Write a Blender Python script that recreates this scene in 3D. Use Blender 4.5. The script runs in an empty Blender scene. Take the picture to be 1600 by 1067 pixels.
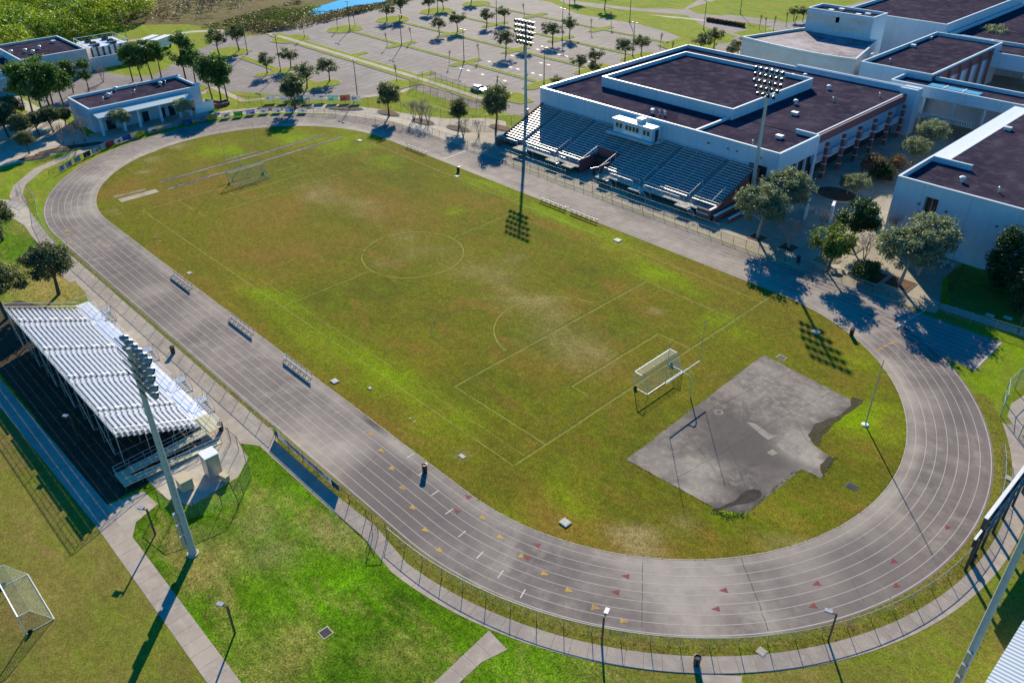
import bpy, math, random
from mathutils import Vector, Matrix, noise as mnoise
R = math.radians
PI = math.pi
rnd = random.Random(7)
scene = bpy.context.scene
COL = scene.collection

# ---------------------------------------------------------------- camera
CAM_LOC = Vector((99.585, -72.458, 61.596)); TH = 0.57496; ROLL = -0.009712; YAW = 2.379773; FPX = 1279.93
fw = Vector((math.cos(YAW)*math.cos(TH), math.sin(YAW)*math.cos(TH), -math.sin(TH)))
rt0 = fw.cross(Vector((0, 0, 1))).normalized(); up0 = rt0.cross(fw)
rt = rt0*math.cos(ROLL) + up0*math.sin(ROLL); up = -rt0*math.sin(ROLL) + up0*math.cos(ROLL)
cd = bpy.data.cameras.new("camera"); cam = bpy.data.objects.new("camera", cd); COL.objects.link(cam)
cd.sensor_width = 36; cd.lens = FPX/1600*36; cd.clip_start = 1; cd.clip_end = 6000
m = Matrix((rt, up, -fw)).transposed().to_4x4(); m.translation = CAM_LOC; cam.matrix_world = m
scene.camera = cam

def at(u, v, z=0.0):
    """world point at height z that the photograph shows at pixel (u, v)"""
    d = fw + rt*((u-800)/FPX) - up*((v-533.5)/FPX)
    t = (z-CAM_LOC.z)/d.z
    return CAM_LOC + d*t
def xy(u, v, z=0.0):
    p = at(u, v, z); return (p.x, p.y)

# ---------------------------------------------------------------- light
SUN_AZ = R(134.0); SUN_EL = R(24.8)
world = bpy.data.worlds.new("World"); scene.world = world; world.use_nodes = True
wn = world.node_tree; wn.nodes.clear()
sky = wn.nodes.new('ShaderNodeTexSky'); sky.sky_type = 'NISHITA'; sky.sun_disc = False
sky.sun_elevation = SUN_EL; sky.sun_rotation = R(90) - SUN_AZ
sky.air_density = 1.0; sky.dust_density = 0.3; sky.ozone_density = 3.0
hs = wn.nodes.new('ShaderNodeHueSaturation'); hs.inputs['Saturation'].default_value = 2.4; hs.inputs['Hue'].default_value = 0.502
bg = wn.nodes.new('ShaderNodeBackground'); bg.inputs['Strength'].default_value = 0.105
wo = wn.nodes.new('ShaderNodeOutputWorld')
wn.links.new(sky.outputs[0], hs.inputs['Color']); wn.links.new(hs.outputs[0], bg.inputs[0]); wn.links.new(bg.outputs[0], wo.inputs[0])
sd = bpy.data.lights.new("sun", 'SUN'); sd.energy = 5.0; sd.angle = R(0.5); sd.color = (1.0, 0.875, 0.655)
sun = bpy.data.objects.new("sun", sd); COL.objects.link(sun)
sdir = Vector((math.cos(SUN_AZ)*math.cos(SUN_EL), math.sin(SUN_AZ)*math.cos(SUN_EL), math.sin(SUN_EL)))
sun.rotation_euler = sdir.to_track_quat('Z', 'Y').to_euler(); sun.location = (0, 0, 120)
scene.view_settings.view_transform = 'Standard'; scene.view_settings.look = 'None'
scene.view_settings.exposure = 0.68; scene.view_settings.gamma = 1
scene.render.engine = 'CYCLES'

# ---------------------------------------------------------------- materials
def srgb(r, g, b):
    f = lambda c: (c/255)/12.92 if c <= 10 else (((c/255)+0.055)/1.055)**2.4
    return (f(r), f(g), f(b))
class NT:
    def __init__(s, name):
        s.m = bpy.data.materials.new(name); s.m.use_nodes = True; s.t = s.m.node_tree; s.t.nodes.clear()
        s.out = s.n('ShaderNodeOutputMaterial')
    def n(s, typ, **k):
        x = s.t.nodes.new(typ)
        for a, b in k.items(): setattr(x, a, b)
        return x
    def l(s, a, b): s.t.links.new(a, b)
    def coord(s, sc=(1, 1, 1), uv=False, rot=0):
        tc = s.n('ShaderNodeTexCoord'); mp = s.n('ShaderNodeMapping')
        mp.inputs['Scale'].default_value = sc; mp.inputs['Rotation'].default_value = (0, 0, rot)
        s.l(tc.outputs['UV' if uv else 'Object'], mp.inputs[0]); return mp.outputs[0]
    def noise(s, vec, scale, detail=4, rough=0.6, dist=0.0):
        x = s.n('ShaderNodeTexNoise'); x.inputs['Scale'].default_value = scale; x.inputs['Detail'].default_value = detail
        x.inputs['Roughness'].default_value = rough; x.inputs['Distortion'].default_value = dist
        s.l(vec, x.inputs['Vector']); return x.outputs[0]
    def ramp(s, fac, stops, interp='LINEAR'):
        x = s.n('ShaderNodeValToRGB'); cr = x.color_ramp; cr.interpolation = interp
        while len(cr.elements) < len(stops): cr.elements.new(0.5)
        for e, (p, c) in zip(cr.elements, stops):
            e.position = p; e.color = (*(c if hasattr(c, '__len__') else (c, c, c)), 1)
        s.l(fac, x.inputs[0]); return x.outputs[0]
    def mix(s, fac, a, b, mode='MIX'):
        x = s.n('ShaderNodeMix', data_type='RGBA', blend_type=mode)
        for inp, v in ((x.inputs[0], fac), (x.inputs[6], a), (x.inputs[7], b)):
            if hasattr(v, 'is_linked') or hasattr(v, 'links'): s.l(v, inp)
            elif hasattr(v, '__len__'): inp.default_value = (*v, 1)
            else: inp.default_value = v
        return x.outputs[2]
    def math(s, op, a, b=0.0, c=0.0):
        x = s.n('ShaderNodeMath', operation=op)
        for i, v in enumerate((a, b, c)):
            if hasattr(v, 'links'): s.l(v, x.inputs[i])
            else: x.inputs[i].default_value = v
        return x.outputs[0]
    def attr(s, name):
        x = s.n('ShaderNodeAttribute'); x.attribute_name = name
        sp = s.n('ShaderNodeSeparateColor'); s.l(x.outputs['Color'], sp.inputs[0]); return sp.outputs
    def bsdf(s, col, rough=0.8, spec=0.3, metal=0.0, bump=None, bs=0.3, bd=0.02):
        x = s.n('ShaderNodeBsdfPrincipled')
        if hasattr(col, 'links'): s.l(col, x.inputs['Base Color'])
        else: x.inputs['Base Color'].default_value = (*col, 1)
        if hasattr(rough, 'links'): s.l(rough, x.inputs['Roughness'])
        else: x.inputs['Roughness'].default_value = rough
        x.inputs['Specular IOR Level'].default_value = spec; x.inputs['Metallic'].default_value = metal
        if bump is not None:
            b = s.n('ShaderNodeBump'); b.inputs['Strength'].default_value = bs; b.inputs['Distance'].default_value = bd
            s.l(bump, b.inputs['Height']); s.l(b.outputs[0], x.inputs['Normal'])
        s.l(x.outputs[0], s.out.inputs[0]); s.b = x
        return x
MATS = {}
def M(name): return MATS[name]
def simple(name, col, rough=0.6, spec=0.4, metal=0.0, var=0.15, sc=1.5, fine=0.0):
    t = NT(name); c = t.coord()
    n = t.noise(c, sc, 5)
    lo = tuple(v*(1-var) for v in col); hi = tuple(min(1, v*(1+var)) for v in col)
    k = t.ramp(n, [(0.3, lo), (0.7, hi)])
    if fine:
        n2 = t.noise(c, sc*14, 3); k = t.mix(1.0, k, t.ramp(n2, [(0.3, 1-fine), (0.7, 1+fine)]), 'MULTIPLY')
    t.bsdf(k, rough, spec, metal); MATS[name] = t.m; return t.m

def grass(name, base, dark, green, brown, bare, sc=1.0, tone=False, fine=0.35, lush=None):
    """mown turf: medium patches, short streaks and blade-scale speckle; the attribute 'tone' adds worn and lush patches"""
    t = NT(name); c = t.coord()
    cw = t.coord((0.55, 1.3, 1), rot=R(20))
    n1 = t.noise(c, 0.045*sc, 5, 0.62, 0.6); n2 = t.noise(cw, 0.32*sc, 5, 0.65, 0.4)
    n3 = t.noise(c, 1.6, 5, 0.75); n4 = t.noise(t.coord((1, 1, 1), rot=R(35)), 5.5, 3, 0.8); n7 = t.noise(c, 0.55, 4, 0.7)
    k = t.mix(t.ramp(n1, [(0.40, 0.0), (0.62, 1.0)]), base, dark)
    k = t.mix(t.ramp(n2, [(0.46, 0.0), (0.70, 0.75)]), k, green)
    n5 = t.noise(cw, 0.13*sc, 5, 0.7, 0.8)
    k = t.mix(t.ramp(n5, [(0.50, 0.0), (0.68, 0.8)]), k, brown)
    if tone:
        a = t.attr('tone')
        w = t.ramp(n2, [(0.25, 0.45), (0.75, 1.25)])
        k = t.mix(t.math('MULTIPLY', a[1], w), k, lush or green)
        k = t.mix(t.math('MULTIPLY', a[0], w), k, brown)
        k = t.mix(t.math('MULTIPLY', a[2], w), k, bare)
    k = t.mix(1.0, k, t.ramp(n7, [(0.3, 1-fine*.5), (0.7, 1+fine*.5)]), 'MULTIPLY')
    k = t.mix(1.0, k, t.ramp(n3, [(0.32, 1-fine), (0.68, 1+fine)]), 'MULTIPLY')
    k = t.mix(1.0, k, t.ramp(n4, [(0.34, 1-fine*1.5), (0.66, 1+fine*1.5)]), 'MULTIPLY')
    t.bsdf(k, 0.95, 0.05, 0, t.mix(0.5, n3, n4), 0.9, 0.07); MATS[name] = t.m
grass('grass_infield', srgb(110, 107, 26), srgb(94, 97, 24), srgb(104, 116, 18), srgb(128, 104, 42), srgb(148, 132, 86), tone=True, fine=0.32, lush=srgb(124, 150, 4))
grass('grass_lush', srgb(84, 118, 10), srgb(62, 96, 8), srgb(90, 134, 6), srgb(150, 134, 74), srgb(150, 134, 92), sc=1.5, tone=True, fine=0.46, lush=srgb(96, 150, 4))
grass('grass_olive', srgb(120, 116, 52), srgb(106, 106, 44), srgb(112, 124, 36), srgb(138, 116, 70), srgb(140, 120, 90), sc=1.0, tone=True, fine=0.26, lush=srgb(112, 140, 8))
grass('grass_ground', srgb(124, 136, 36), srgb(110, 128, 30), srgb(130, 164, 24), srgb(148, 130, 62), srgb(140, 120, 80), sc=1.2, fine=0.26)
grass('grass_verge', srgb(118, 112, 48), srgb(106, 108, 36), srgb(110, 122, 26), srgb(130, 104, 62), srgb(140, 120, 80), sc=4, fine=0.38)
grass('grass_island', srgb(132, 142, 40), srgb(118, 132, 36), srgb(136, 160, 30), srgb(148, 132, 70), srgb(140, 120, 80), sc=3, fine=0.22)
grass('grass_scrub', srgb(112, 98, 66), srgb(72, 74, 40), srgb(112, 122, 40), srgb(128, 100, 88), srgb(140, 120, 80), sc=2, fine=0.4)

def paving(name, base, dark, light, joint=0.0, jcol=None, uv=False, rough=0.85, streak=None, tone=False, spec=0.12, fine=0.08, cells=None, sc=1.0):
    t = NT(name); c = t.coord()
    n1 = t.noise(c, 0.09*sc, 6, 0.65, 0.5); n2 = t.noise(c, 0.5*sc, 5, 0.65); n4 = t.noise(c, 9, 3, 0.7)
    k = t.mix(t.ramp(n1, [(0.36, 0.0), (0.60, 1.0)]), base, dark)
    k = t.mix(t.ramp(n2, [(0.48, 0.0), (0.78, 0.8)]), k, light)
    if streak:
        u = t.coord(streak, uv=True); n3 = t.noise(u, 1.0, 6, 0.7, 0.2)
        k = t.mix(t.ramp(n3, [(0.42, 0.0), (0.66, 0.55)]), k, dark)
        u2 = t.coord((streak[0]*9, streak[1]*0.12, 1), uv=True); n6 = t.noise(u2, 1.0, 5, 0.7)
        k = t.mix(t.ramp(n6, [(0.50, 0.0), (0.72, 0.42)]), k, light)
    if tone:
        a = t.attr('tone')
        w = t.ramp(n2, [(0.25, 0.5), (0.75, 1.2)])
        k = t.mix(t.math('MULTIPLY', a[0], w), k, dark)
        k = t.mix(t.math('MULTIPLY', a[1], w), k, light)
        k = t.mix(t.math('MULTIPLY', a[2], w), k, srgb(70, 66, 62))
    k = t.mix(1.0, k, t.ramp(n4, [(0.25, 1-fine), (0.75, 1+fine)]), 'MULTIPLY')
    if joint:
        tc = t.n('ShaderNodeTexCoord'); sp = t.n('ShaderNodeSeparateXYZ')
        t.l(tc.outputs['UV' if uv else 'Object'], sp.inputs[0])
        axes = (0,) if uv else (0, 1)
        for ax in axes:
            f = t.math('FRACT', t.math('DIVIDE', sp.outputs[ax], joint))
            g = t.math('LESS_THAN', f, 0.045/joint)
            k = t.mix(t.math('MULTIPLY', g, 0.75), k, jcol)
    t.bsdf(k, rough, spec, 0, n4, 0.2, 0.01); MATS[name] = t.m
paving('track_asphalt', srgb(136, 125, 119), srgb(104, 96, 95), srgb(168, 157, 145), streak=(0.05, 0.9, 1), tone=True, spec=0.15)
paving('pad_patch', srgb(158, 149, 138), srgb(136, 127, 120), srgb(172, 163, 152), sc=6)
paving('pad_asphalt', srgb(134, 124, 115), srgb(90, 84, 82), srgb(168, 158, 146), tone=True, sc=2.2)
paving('lot_asphalt', srgb(134, 127, 126), srgb(120, 113, 114), srgb(152, 144, 138), sc=0.5, fine=0.06)
paving('concrete_walk', srgb(176, 162, 148), srgb(158, 146, 136), srgb(192, 180, 164), joint=1.6, jcol=srgb(112, 102, 92), uv=True, sc=2)
paving('concrete_slab', srgb(180, 168, 152), srgb(160, 148, 136), srgb(196, 184, 166), joint=3.2, jcol=srgb(118, 108, 98), sc=1.5)
paving('concrete_plain', srgb(188, 178, 162), srgb(168, 158, 144), srgb(204, 194, 178), sc=2)
paving('courtyard_slab', srgb(168, 158, 140), srgb(148, 140, 126), srgb(182, 172, 154), joint=3.0, jcol=srgb(120, 112, 100), sc=1.0)
paving('roof_membrane', srgb(70, 63, 76), srgb(54, 50, 64), srgb(98, 92, 106), sc=0.8, rough=0.95, spec=0.0, fine=0.03, joint=3.1, jcol=srgb(84, 76, 86))
paving('roof_pale', srgb(150, 138, 148), srgb(96, 88, 102), srgb(176, 166, 170), sc=1.2, rough=0.7)
paving('mulch', srgb(104, 78, 60), srgb(72, 56, 46), srgb(140, 108, 84), sc=6, fine=0.35)
paving('dark_ground', srgb(74, 66, 54), srgb(58, 52, 44), srgb(92, 84, 66), sc=4, fine=0.3)
paving('bare_soil', srgb(150, 138, 112), srgb(120, 104, 74), srgb(178, 168, 146), sc=5, fine=0.25)
paving('wall_tinted', srgb(192, 206, 218), srgb(178, 192, 206), srgb(206, 214, 220), sc=2, fine=0.03, rough=0.75)  # slightly blue: the tint of the shade is put into the base colour
paving('wall_beige', srgb(206, 200, 196), srgb(194, 186, 180), srgb(216, 210, 204), sc=2, fine=0.03)
paving('track_tan', srgb(176, 166, 152), srgb(150, 138, 122), srgb(194, 184, 170), sc=2)
simple('coping_white', (0.84, 0.83, 0.80), 0.35, 0.5, var=0.05)
simple('paint_white', (0.72, 0.72, 0.70), 0.5, var=0.12, sc=3)
simple('line_white', srgb(214, 208, 204), 0.7, var=0.22, sc=1.2, fine=0.15)
simple('line_burnt', srgb(86, 92, 34), 0.9, 0.1, var=0.3, sc=2.5, fine=0.3)
simple('aluminium', (0.80, 0.81, 0.84), 0.42, 0.5, 0.35, var=0.06, sc=2)
simple('aluminium_dull', (0.62, 0.62, 0.62), 0.5, 0.5, 0.3, var=0.1, sc=2)
simple('footboard_shaded', (0.34, 0.35, 0.37), 0.6, 0.3, 0.1, var=0.12, sc=2)  # darker than the seats: the shade they throw is put into this colour
simple('deck_grey', (0.20, 0.21, 0.23), 0.6, 0.3, 0.0, var=0.15, sc=1)
simple('galvanised', (0.42, 0.44, 0.46), 0.4, 0.5, 0.6, var=0.15, sc=2)
simple('steel_dark', (0.05, 0.055, 0.06), 0.5, 0.4, 0.2, var=0.2, sc=3)
simple('bronze_pole', (0.09, 0.07, 0.06), 0.5, 0.4, 0.2, var=0.2, sc=3)
simple('fence_black', (0.02, 0.02, 0.022), 0.5, 0.4, var=0.2, sc=3)
simple('plastic_black', (0.02, 0.02, 0.024), 0.4, 0.5, var=0.2, sc=3)
simple('concrete_pole', (0.42, 0.42, 0.40), 0.75, 0.3, var=0.12, sc=0.8, fine=0.06)
simple('lamp_housing', (0.22, 0.26, 0.30), 0.3, 0.5, 0.6, var=0.1, sc=3)
simple('lamp_dark', (0.03, 0.035, 0.04), 0.4, 0.5, 0.2, var=0.1, sc=3)
simple('box_tan', (0.50, 0.42, 0.26), 0.6, var=0.1, sc=2)
simple('ramp_tan', (0.50, 0.46, 0.30), 0.6, var=0.12, sc=2)
simple('lid_grey', (0.46, 0.46, 0.44), 0.7, 0.2, var=0.15, sc=4)
simple('glass_dark', (0.03, 0.035, 0.04), 0.12, 0.6, var=0.2, sc=1)
simple('fascia_red', (0.20, 0.065, 0.075), 0.6, var=0.1, sc=2)
simple('frame_yellow', (0.60, 0.45, 0.25), 0.6, var=0.1)
simple('door_red', (0.42, 0.10, 0.08), 0.6, var=0.1)
simple('skylight_blue', (0.10, 0.36, 0.50), 0.3, 0.5, var=0.1)
simple('net_white', (0.7, 0.72, 0.72), 0.6, var=0.05)
simple('wood_board', (0.30, 0.22, 0.14), 0.8, var=0.2, sc=2)
simple('bark', (0.10, 0.075, 0.055), 0.9, 0.1, var=0.3, sc=5)
simple('bark_pale', (0.30, 0.24, 0.21), 0.9, 0.1, var=0.25, sc=5)
simple('car_paint', (0.70, 0.72, 0.74), 0.2, 0.6, 0.3, var=0.03)
simple('rubber', (0.015, 0.015, 0.015), 0.7, 0.3)
simple('goal_green', (0.30, 0.40, 0.30), 0.5, var=0.1)
simple('post_yellow', (0.62, 0.66, 0.30), 0.5, var=0.1)
simple('kerb', srgb(176, 168, 152), 0.8, 0.2, var=0.12, sc=1, fine=0.05)
def mat_worn(name, col, lo, hi, sc=0.9):
    """old paint: flaked away where the noise falls below the threshold"""
    t = NT(name); c = t.coord(); n = t.noise(c, sc, 5, 0.7); n2 = t.noise(c, 11, 3, 0.7)
    a = t.ramp(t.mix(0.35, n, n2), [(lo, 0.0), (hi, 1.0)])
    p = t.n('ShaderNodeBsdfPrincipled'); p.inputs['Base Color'].default_value = (*col, 1); p.inputs['Roughness'].default_value = 0.8; p.inputs['Specular IOR Level'].default_value = 0.1
    tr = t.n('ShaderNodeBsdfTransparent'); mx = t.n('ShaderNodeMixShader')
    t.l(a, mx.inputs[0]); t.l(tr.outputs[0], mx.inputs[1]); t.l(p.outputs[0], mx.inputs[2]); t.l(mx.outputs[0], t.out.inputs[0]); MATS[name] = t.m
mat_worn('line_faint', srgb(190, 183, 175), 0.20, 0.48, 0.3); mat_worn('line_yellow', srgb(190, 156, 84), 0.28, 0.52, 1.6); mat_worn('line_red', srgb(140, 76, 76), 0.28, 0.52, 1.6)
mat_worn('line_stall', srgb(192, 184, 178), 0.22, 0.45, 0.5); mat_worn('line_field', srgb(142, 148, 58), 0.26, 0.52, 0.4); mat_worn('crack_dark', srgb(88, 82, 79), 0.38, 0.56, 0.6)
def mat_brick():
    t = NT('brick_red'); tc = t.n('ShaderNodeTexCoord'); sp = t.n('ShaderNodeSeparateXYZ'); t.l(tc.outputs['Object'], sp.inputs[0])
    cb = t.n('ShaderNodeCombineXYZ'); t.l(t.math('ADD', sp.outputs[0], sp.outputs[1]), cb.inputs[0]); t.l(sp.outputs[2], cb.inputs[1])
    b = t.n('ShaderNodeTexBrick'); t.l(cb.outputs[0], b.inputs[0]); b.inputs['Scale'].default_value = 1
    b.inputs['Brick Width'].default_value = 0.4; b.inputs['Row Height'].default_value = 0.2; b.inputs['Mortar Size'].default_value = 0.012
    b.inputs['Color1'].default_value = (0.24, 0.075, 0.07, 1); b.inputs['Color2'].default_value = (0.17, 0.055, 0.055, 1); b.inputs['Mortar'].default_value = (0.3, 0.26, 0.24, 1)
    t.bsdf(b.outputs[0], 0.85, 0.2); MATS['brick_red'] = t.m
mat_brick()
def mat_block():
    t = NT('wall_block'); tc = t.n('ShaderNodeTexCoord'); sp = t.n('ShaderNodeSeparateXYZ'); t.l(tc.outputs['Object'], sp.inputs[0])
    c = t.coord(); n1 = t.noise(c, 0.22, 5, 0.6, 0.4); n2 = t.noise(t.coord((2.2, 2.2, 0.16)), 1.0, 4, 0.6)
    k = t.mix(t.ramp(n1, [(0.35, 0), (0.7, 1)]), (0.40, 0.52, 0.64), (0.47, 0.58, 0.68))  # blue of the shaded side is mixed into the wall colour itself
    k = t.mix(t.ramp(n2, [(0.52, 0), (0.8, 0.35)]), k, (0.34, 0.33, 0.32))
    f = t.math('LESS_THAN', t.math('FRACT', t.math('DIVIDE', sp.outputs[2], 0.6)), 0.05)
    k = t.mix(t.math('MULTIPLY', f, 0.4), k, (0.34, 0.33, 0.33))
    g = t.math('LESS_THAN', t.math('FRACT', t.math('DIVIDE', t.math('ADD', sp.outputs[0], sp.outputs[1]), 7.3)), 0.012)
    k = t.mix(t.math('MULTIPLY', g, 0.6), k, (0.25, 0.25, 0.25))
    t.bsdf(k, 0.8, 0.25); MATS['wall_block'] = t.m
mat_block()
def mat_ribbed(name, c1, c2, period, axis, rough=0.4):
    t = NT(name); tc = t.n('ShaderNodeTexCoord'); sp = t.n('ShaderNodeSeparateXYZ'); t.l(tc.outputs['Object'], sp.inputs[0])
    f = t.math('FRACT', t.math('DIVIDE', sp.outputs[axis], period)); g = t.ramp(f, [(0.0, c2), (0.12, c1), (0.55, c1), (0.7, c2)])
    t.bsdf(g, rough, 0.4, 0.1); MATS[name] = t.m
mat_ribbed('metal_roof', (0.60, 0.68, 0.66), (0.26, 0.36, 0.40), 0.5, 1)
mat_ribbed('metal_roof_se', (0.62, 0.66, 0.70), (0.25, 0.33, 0.42), 0.42, 1)
def mat_mesh(name, col, k, w, op=1.0):
    """woven wire: diagonal strands in metres of UV, open between them"""
    t = NT(name); tc = t.n('ShaderNodeTexCoord'); sp = t.n('ShaderNodeSeparateXYZ'); t.l(tc.outputs['UV'], sp.inputs[0])
    a = t.math('FRACT', t.math('MULTIPLY', t.math('ADD', sp.outputs[0], sp.outputs[1]), k))
    b = t.math('FRACT', t.math('MULTIPLY', t.math('SUBTRACT', sp.outputs[0], sp.outputs[1]), k))
    h = t.math('MAXIMUM', t.math('LESS_THAN', a, w), t.math('LESS_THAN', b, w))
    h = t.math('MULTIPLY', h, op)
    p = t.n('ShaderNodeBsdfPrincipled'); p.inputs['Base Color'].default_value = (*col, 1); p.inputs['Roughness'].default_value = 0.5
    tr = t.n('ShaderNodeBsdfTransparent'); mx = t.n('ShaderNodeMixShader')
    t.l(h, mx.inputs[0]); t.l(tr.outputs[0], mx.inputs[1]); t.l(p.outputs[0], mx.inputs[2]); t.l(mx.outputs[0], t.out.inputs[0]); MATS[name] = t.m
mat_mesh('chain_link', (0.22, 0.26, 0.26), 12, 0.085)
mat_mesh('chain_link_black', (0.03, 0.035, 0.035), 12, 0.085)
mat_mesh('net', (0.6, 0.64, 0.62), 8, 0.09)
mat_mesh('net_green', (0.30, 0.38, 0.32), 6, 0.10)
def mat_leaf(name, a, b, c, trans=0.35, sc=0.7):
    t = NT(name); n = t.noise(t.coord(), sc, 3, 0.6); oi = t.n('ShaderNodeObjectInfo'); g = t.n('ShaderNodeNewGeometry')
    k = t.ramp(n, [(0.3, a), (0.5, b), (0.72, c)])
    k = t.mix(1.0, k, t.ramp(g.outputs['Random Per Island'], [(0, 0.62), (1, 1.42)]), 'MULTIPLY')
    k = t.mix(1.0, k, t.ramp(oi.outputs['Random'], [(0, 0.82), (1, 1.2)]), 'MULTIPLY')
    p = t.n('ShaderNodeBsdfPrincipled'); t.l(k, p.inputs['Base Color']); p.inputs['Roughness'].default_value = 0.55; p.inputs['Specular IOR Level'].default_value = 0.35
    tr = t.n('ShaderNodeBsdfTranslucent'); t.l(t.mix(1.0, k, (1.1, 1.25, 0.6), 'MULTIPLY'), tr.inputs[0])
    mx = t.n('ShaderNodeMixShader'); mx.inputs[0].default_value = trans
    t.l(p.outputs[0], mx.inputs[1]); t.l(tr.outputs[0], mx.inputs[2]); t.l(mx.outputs[0], t.out.inputs[0]); MATS[name] = t.m
mat_leaf('leaf_oak', (0.075, 0.092, 0.048), (0.115, 0.132, 0.066), (0.195, 0.205, 0.10), 0.32)
mat_leaf('leaf_pine', (0.060, 0.115, 0.030), (0.09, 0.16, 0.040), (0.15, 0.22, 0.055), 0.35)
mat_leaf('leaf_silver', (0.18, 0.20, 0.14), (0.26, 0.28, 0.19), (0.38, 0.40, 0.26), 0.3)
mat_leaf('leaf_lime', (0.08, 0.12, 0.03), (0.13, 0.17, 0.035), (0.20, 0.23, 0.05), 0.35)
mat_leaf('leaf_conifer', (0.022, 0.05, 0.02), (0.035, 0.075, 0.026), (0.06, 0.11, 0.03), 0.2)
mat_leaf('leaf_twig', (0.20, 0.15, 0.14), (0.26, 0.20, 0.19), (0.34, 0.27, 0.26), 0.1)
mat_leaf('leaf_russet', (0.14, 0.07, 0.04), (0.20, 0.11, 0.06), (0.26, 0.17, 0.08), 0.25)
mat_leaf('leaf_wood', (0.07, 0.13, 0.02), (0.17, 0.24, 0.025), (0.36, 0.37, 0.03), 0.35, 0.06)
mat_leaf('leaf_reed', (0.10, 0.085, 0.045), (0.16, 0.13, 0.07), (0.16, 0.17, 0.05), 0.3, 0.08)
mat_leaf('leaf_scrub', (0.11, 0.085, 0.07), (0.17, 0.125, 0.105), (0.12, 0.13, 0.05), 0.2, 0.08)
def mat_water():
    t = NT('pond_water'); n = t.noise(t.coord(), 0.8, 4)
    t.bsdf(srgb(60, 138, 178), 0.12, 0.5, 0, n, 0.15, 0.05); MATS['pond_water'] = t.m
mat_water()

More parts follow.
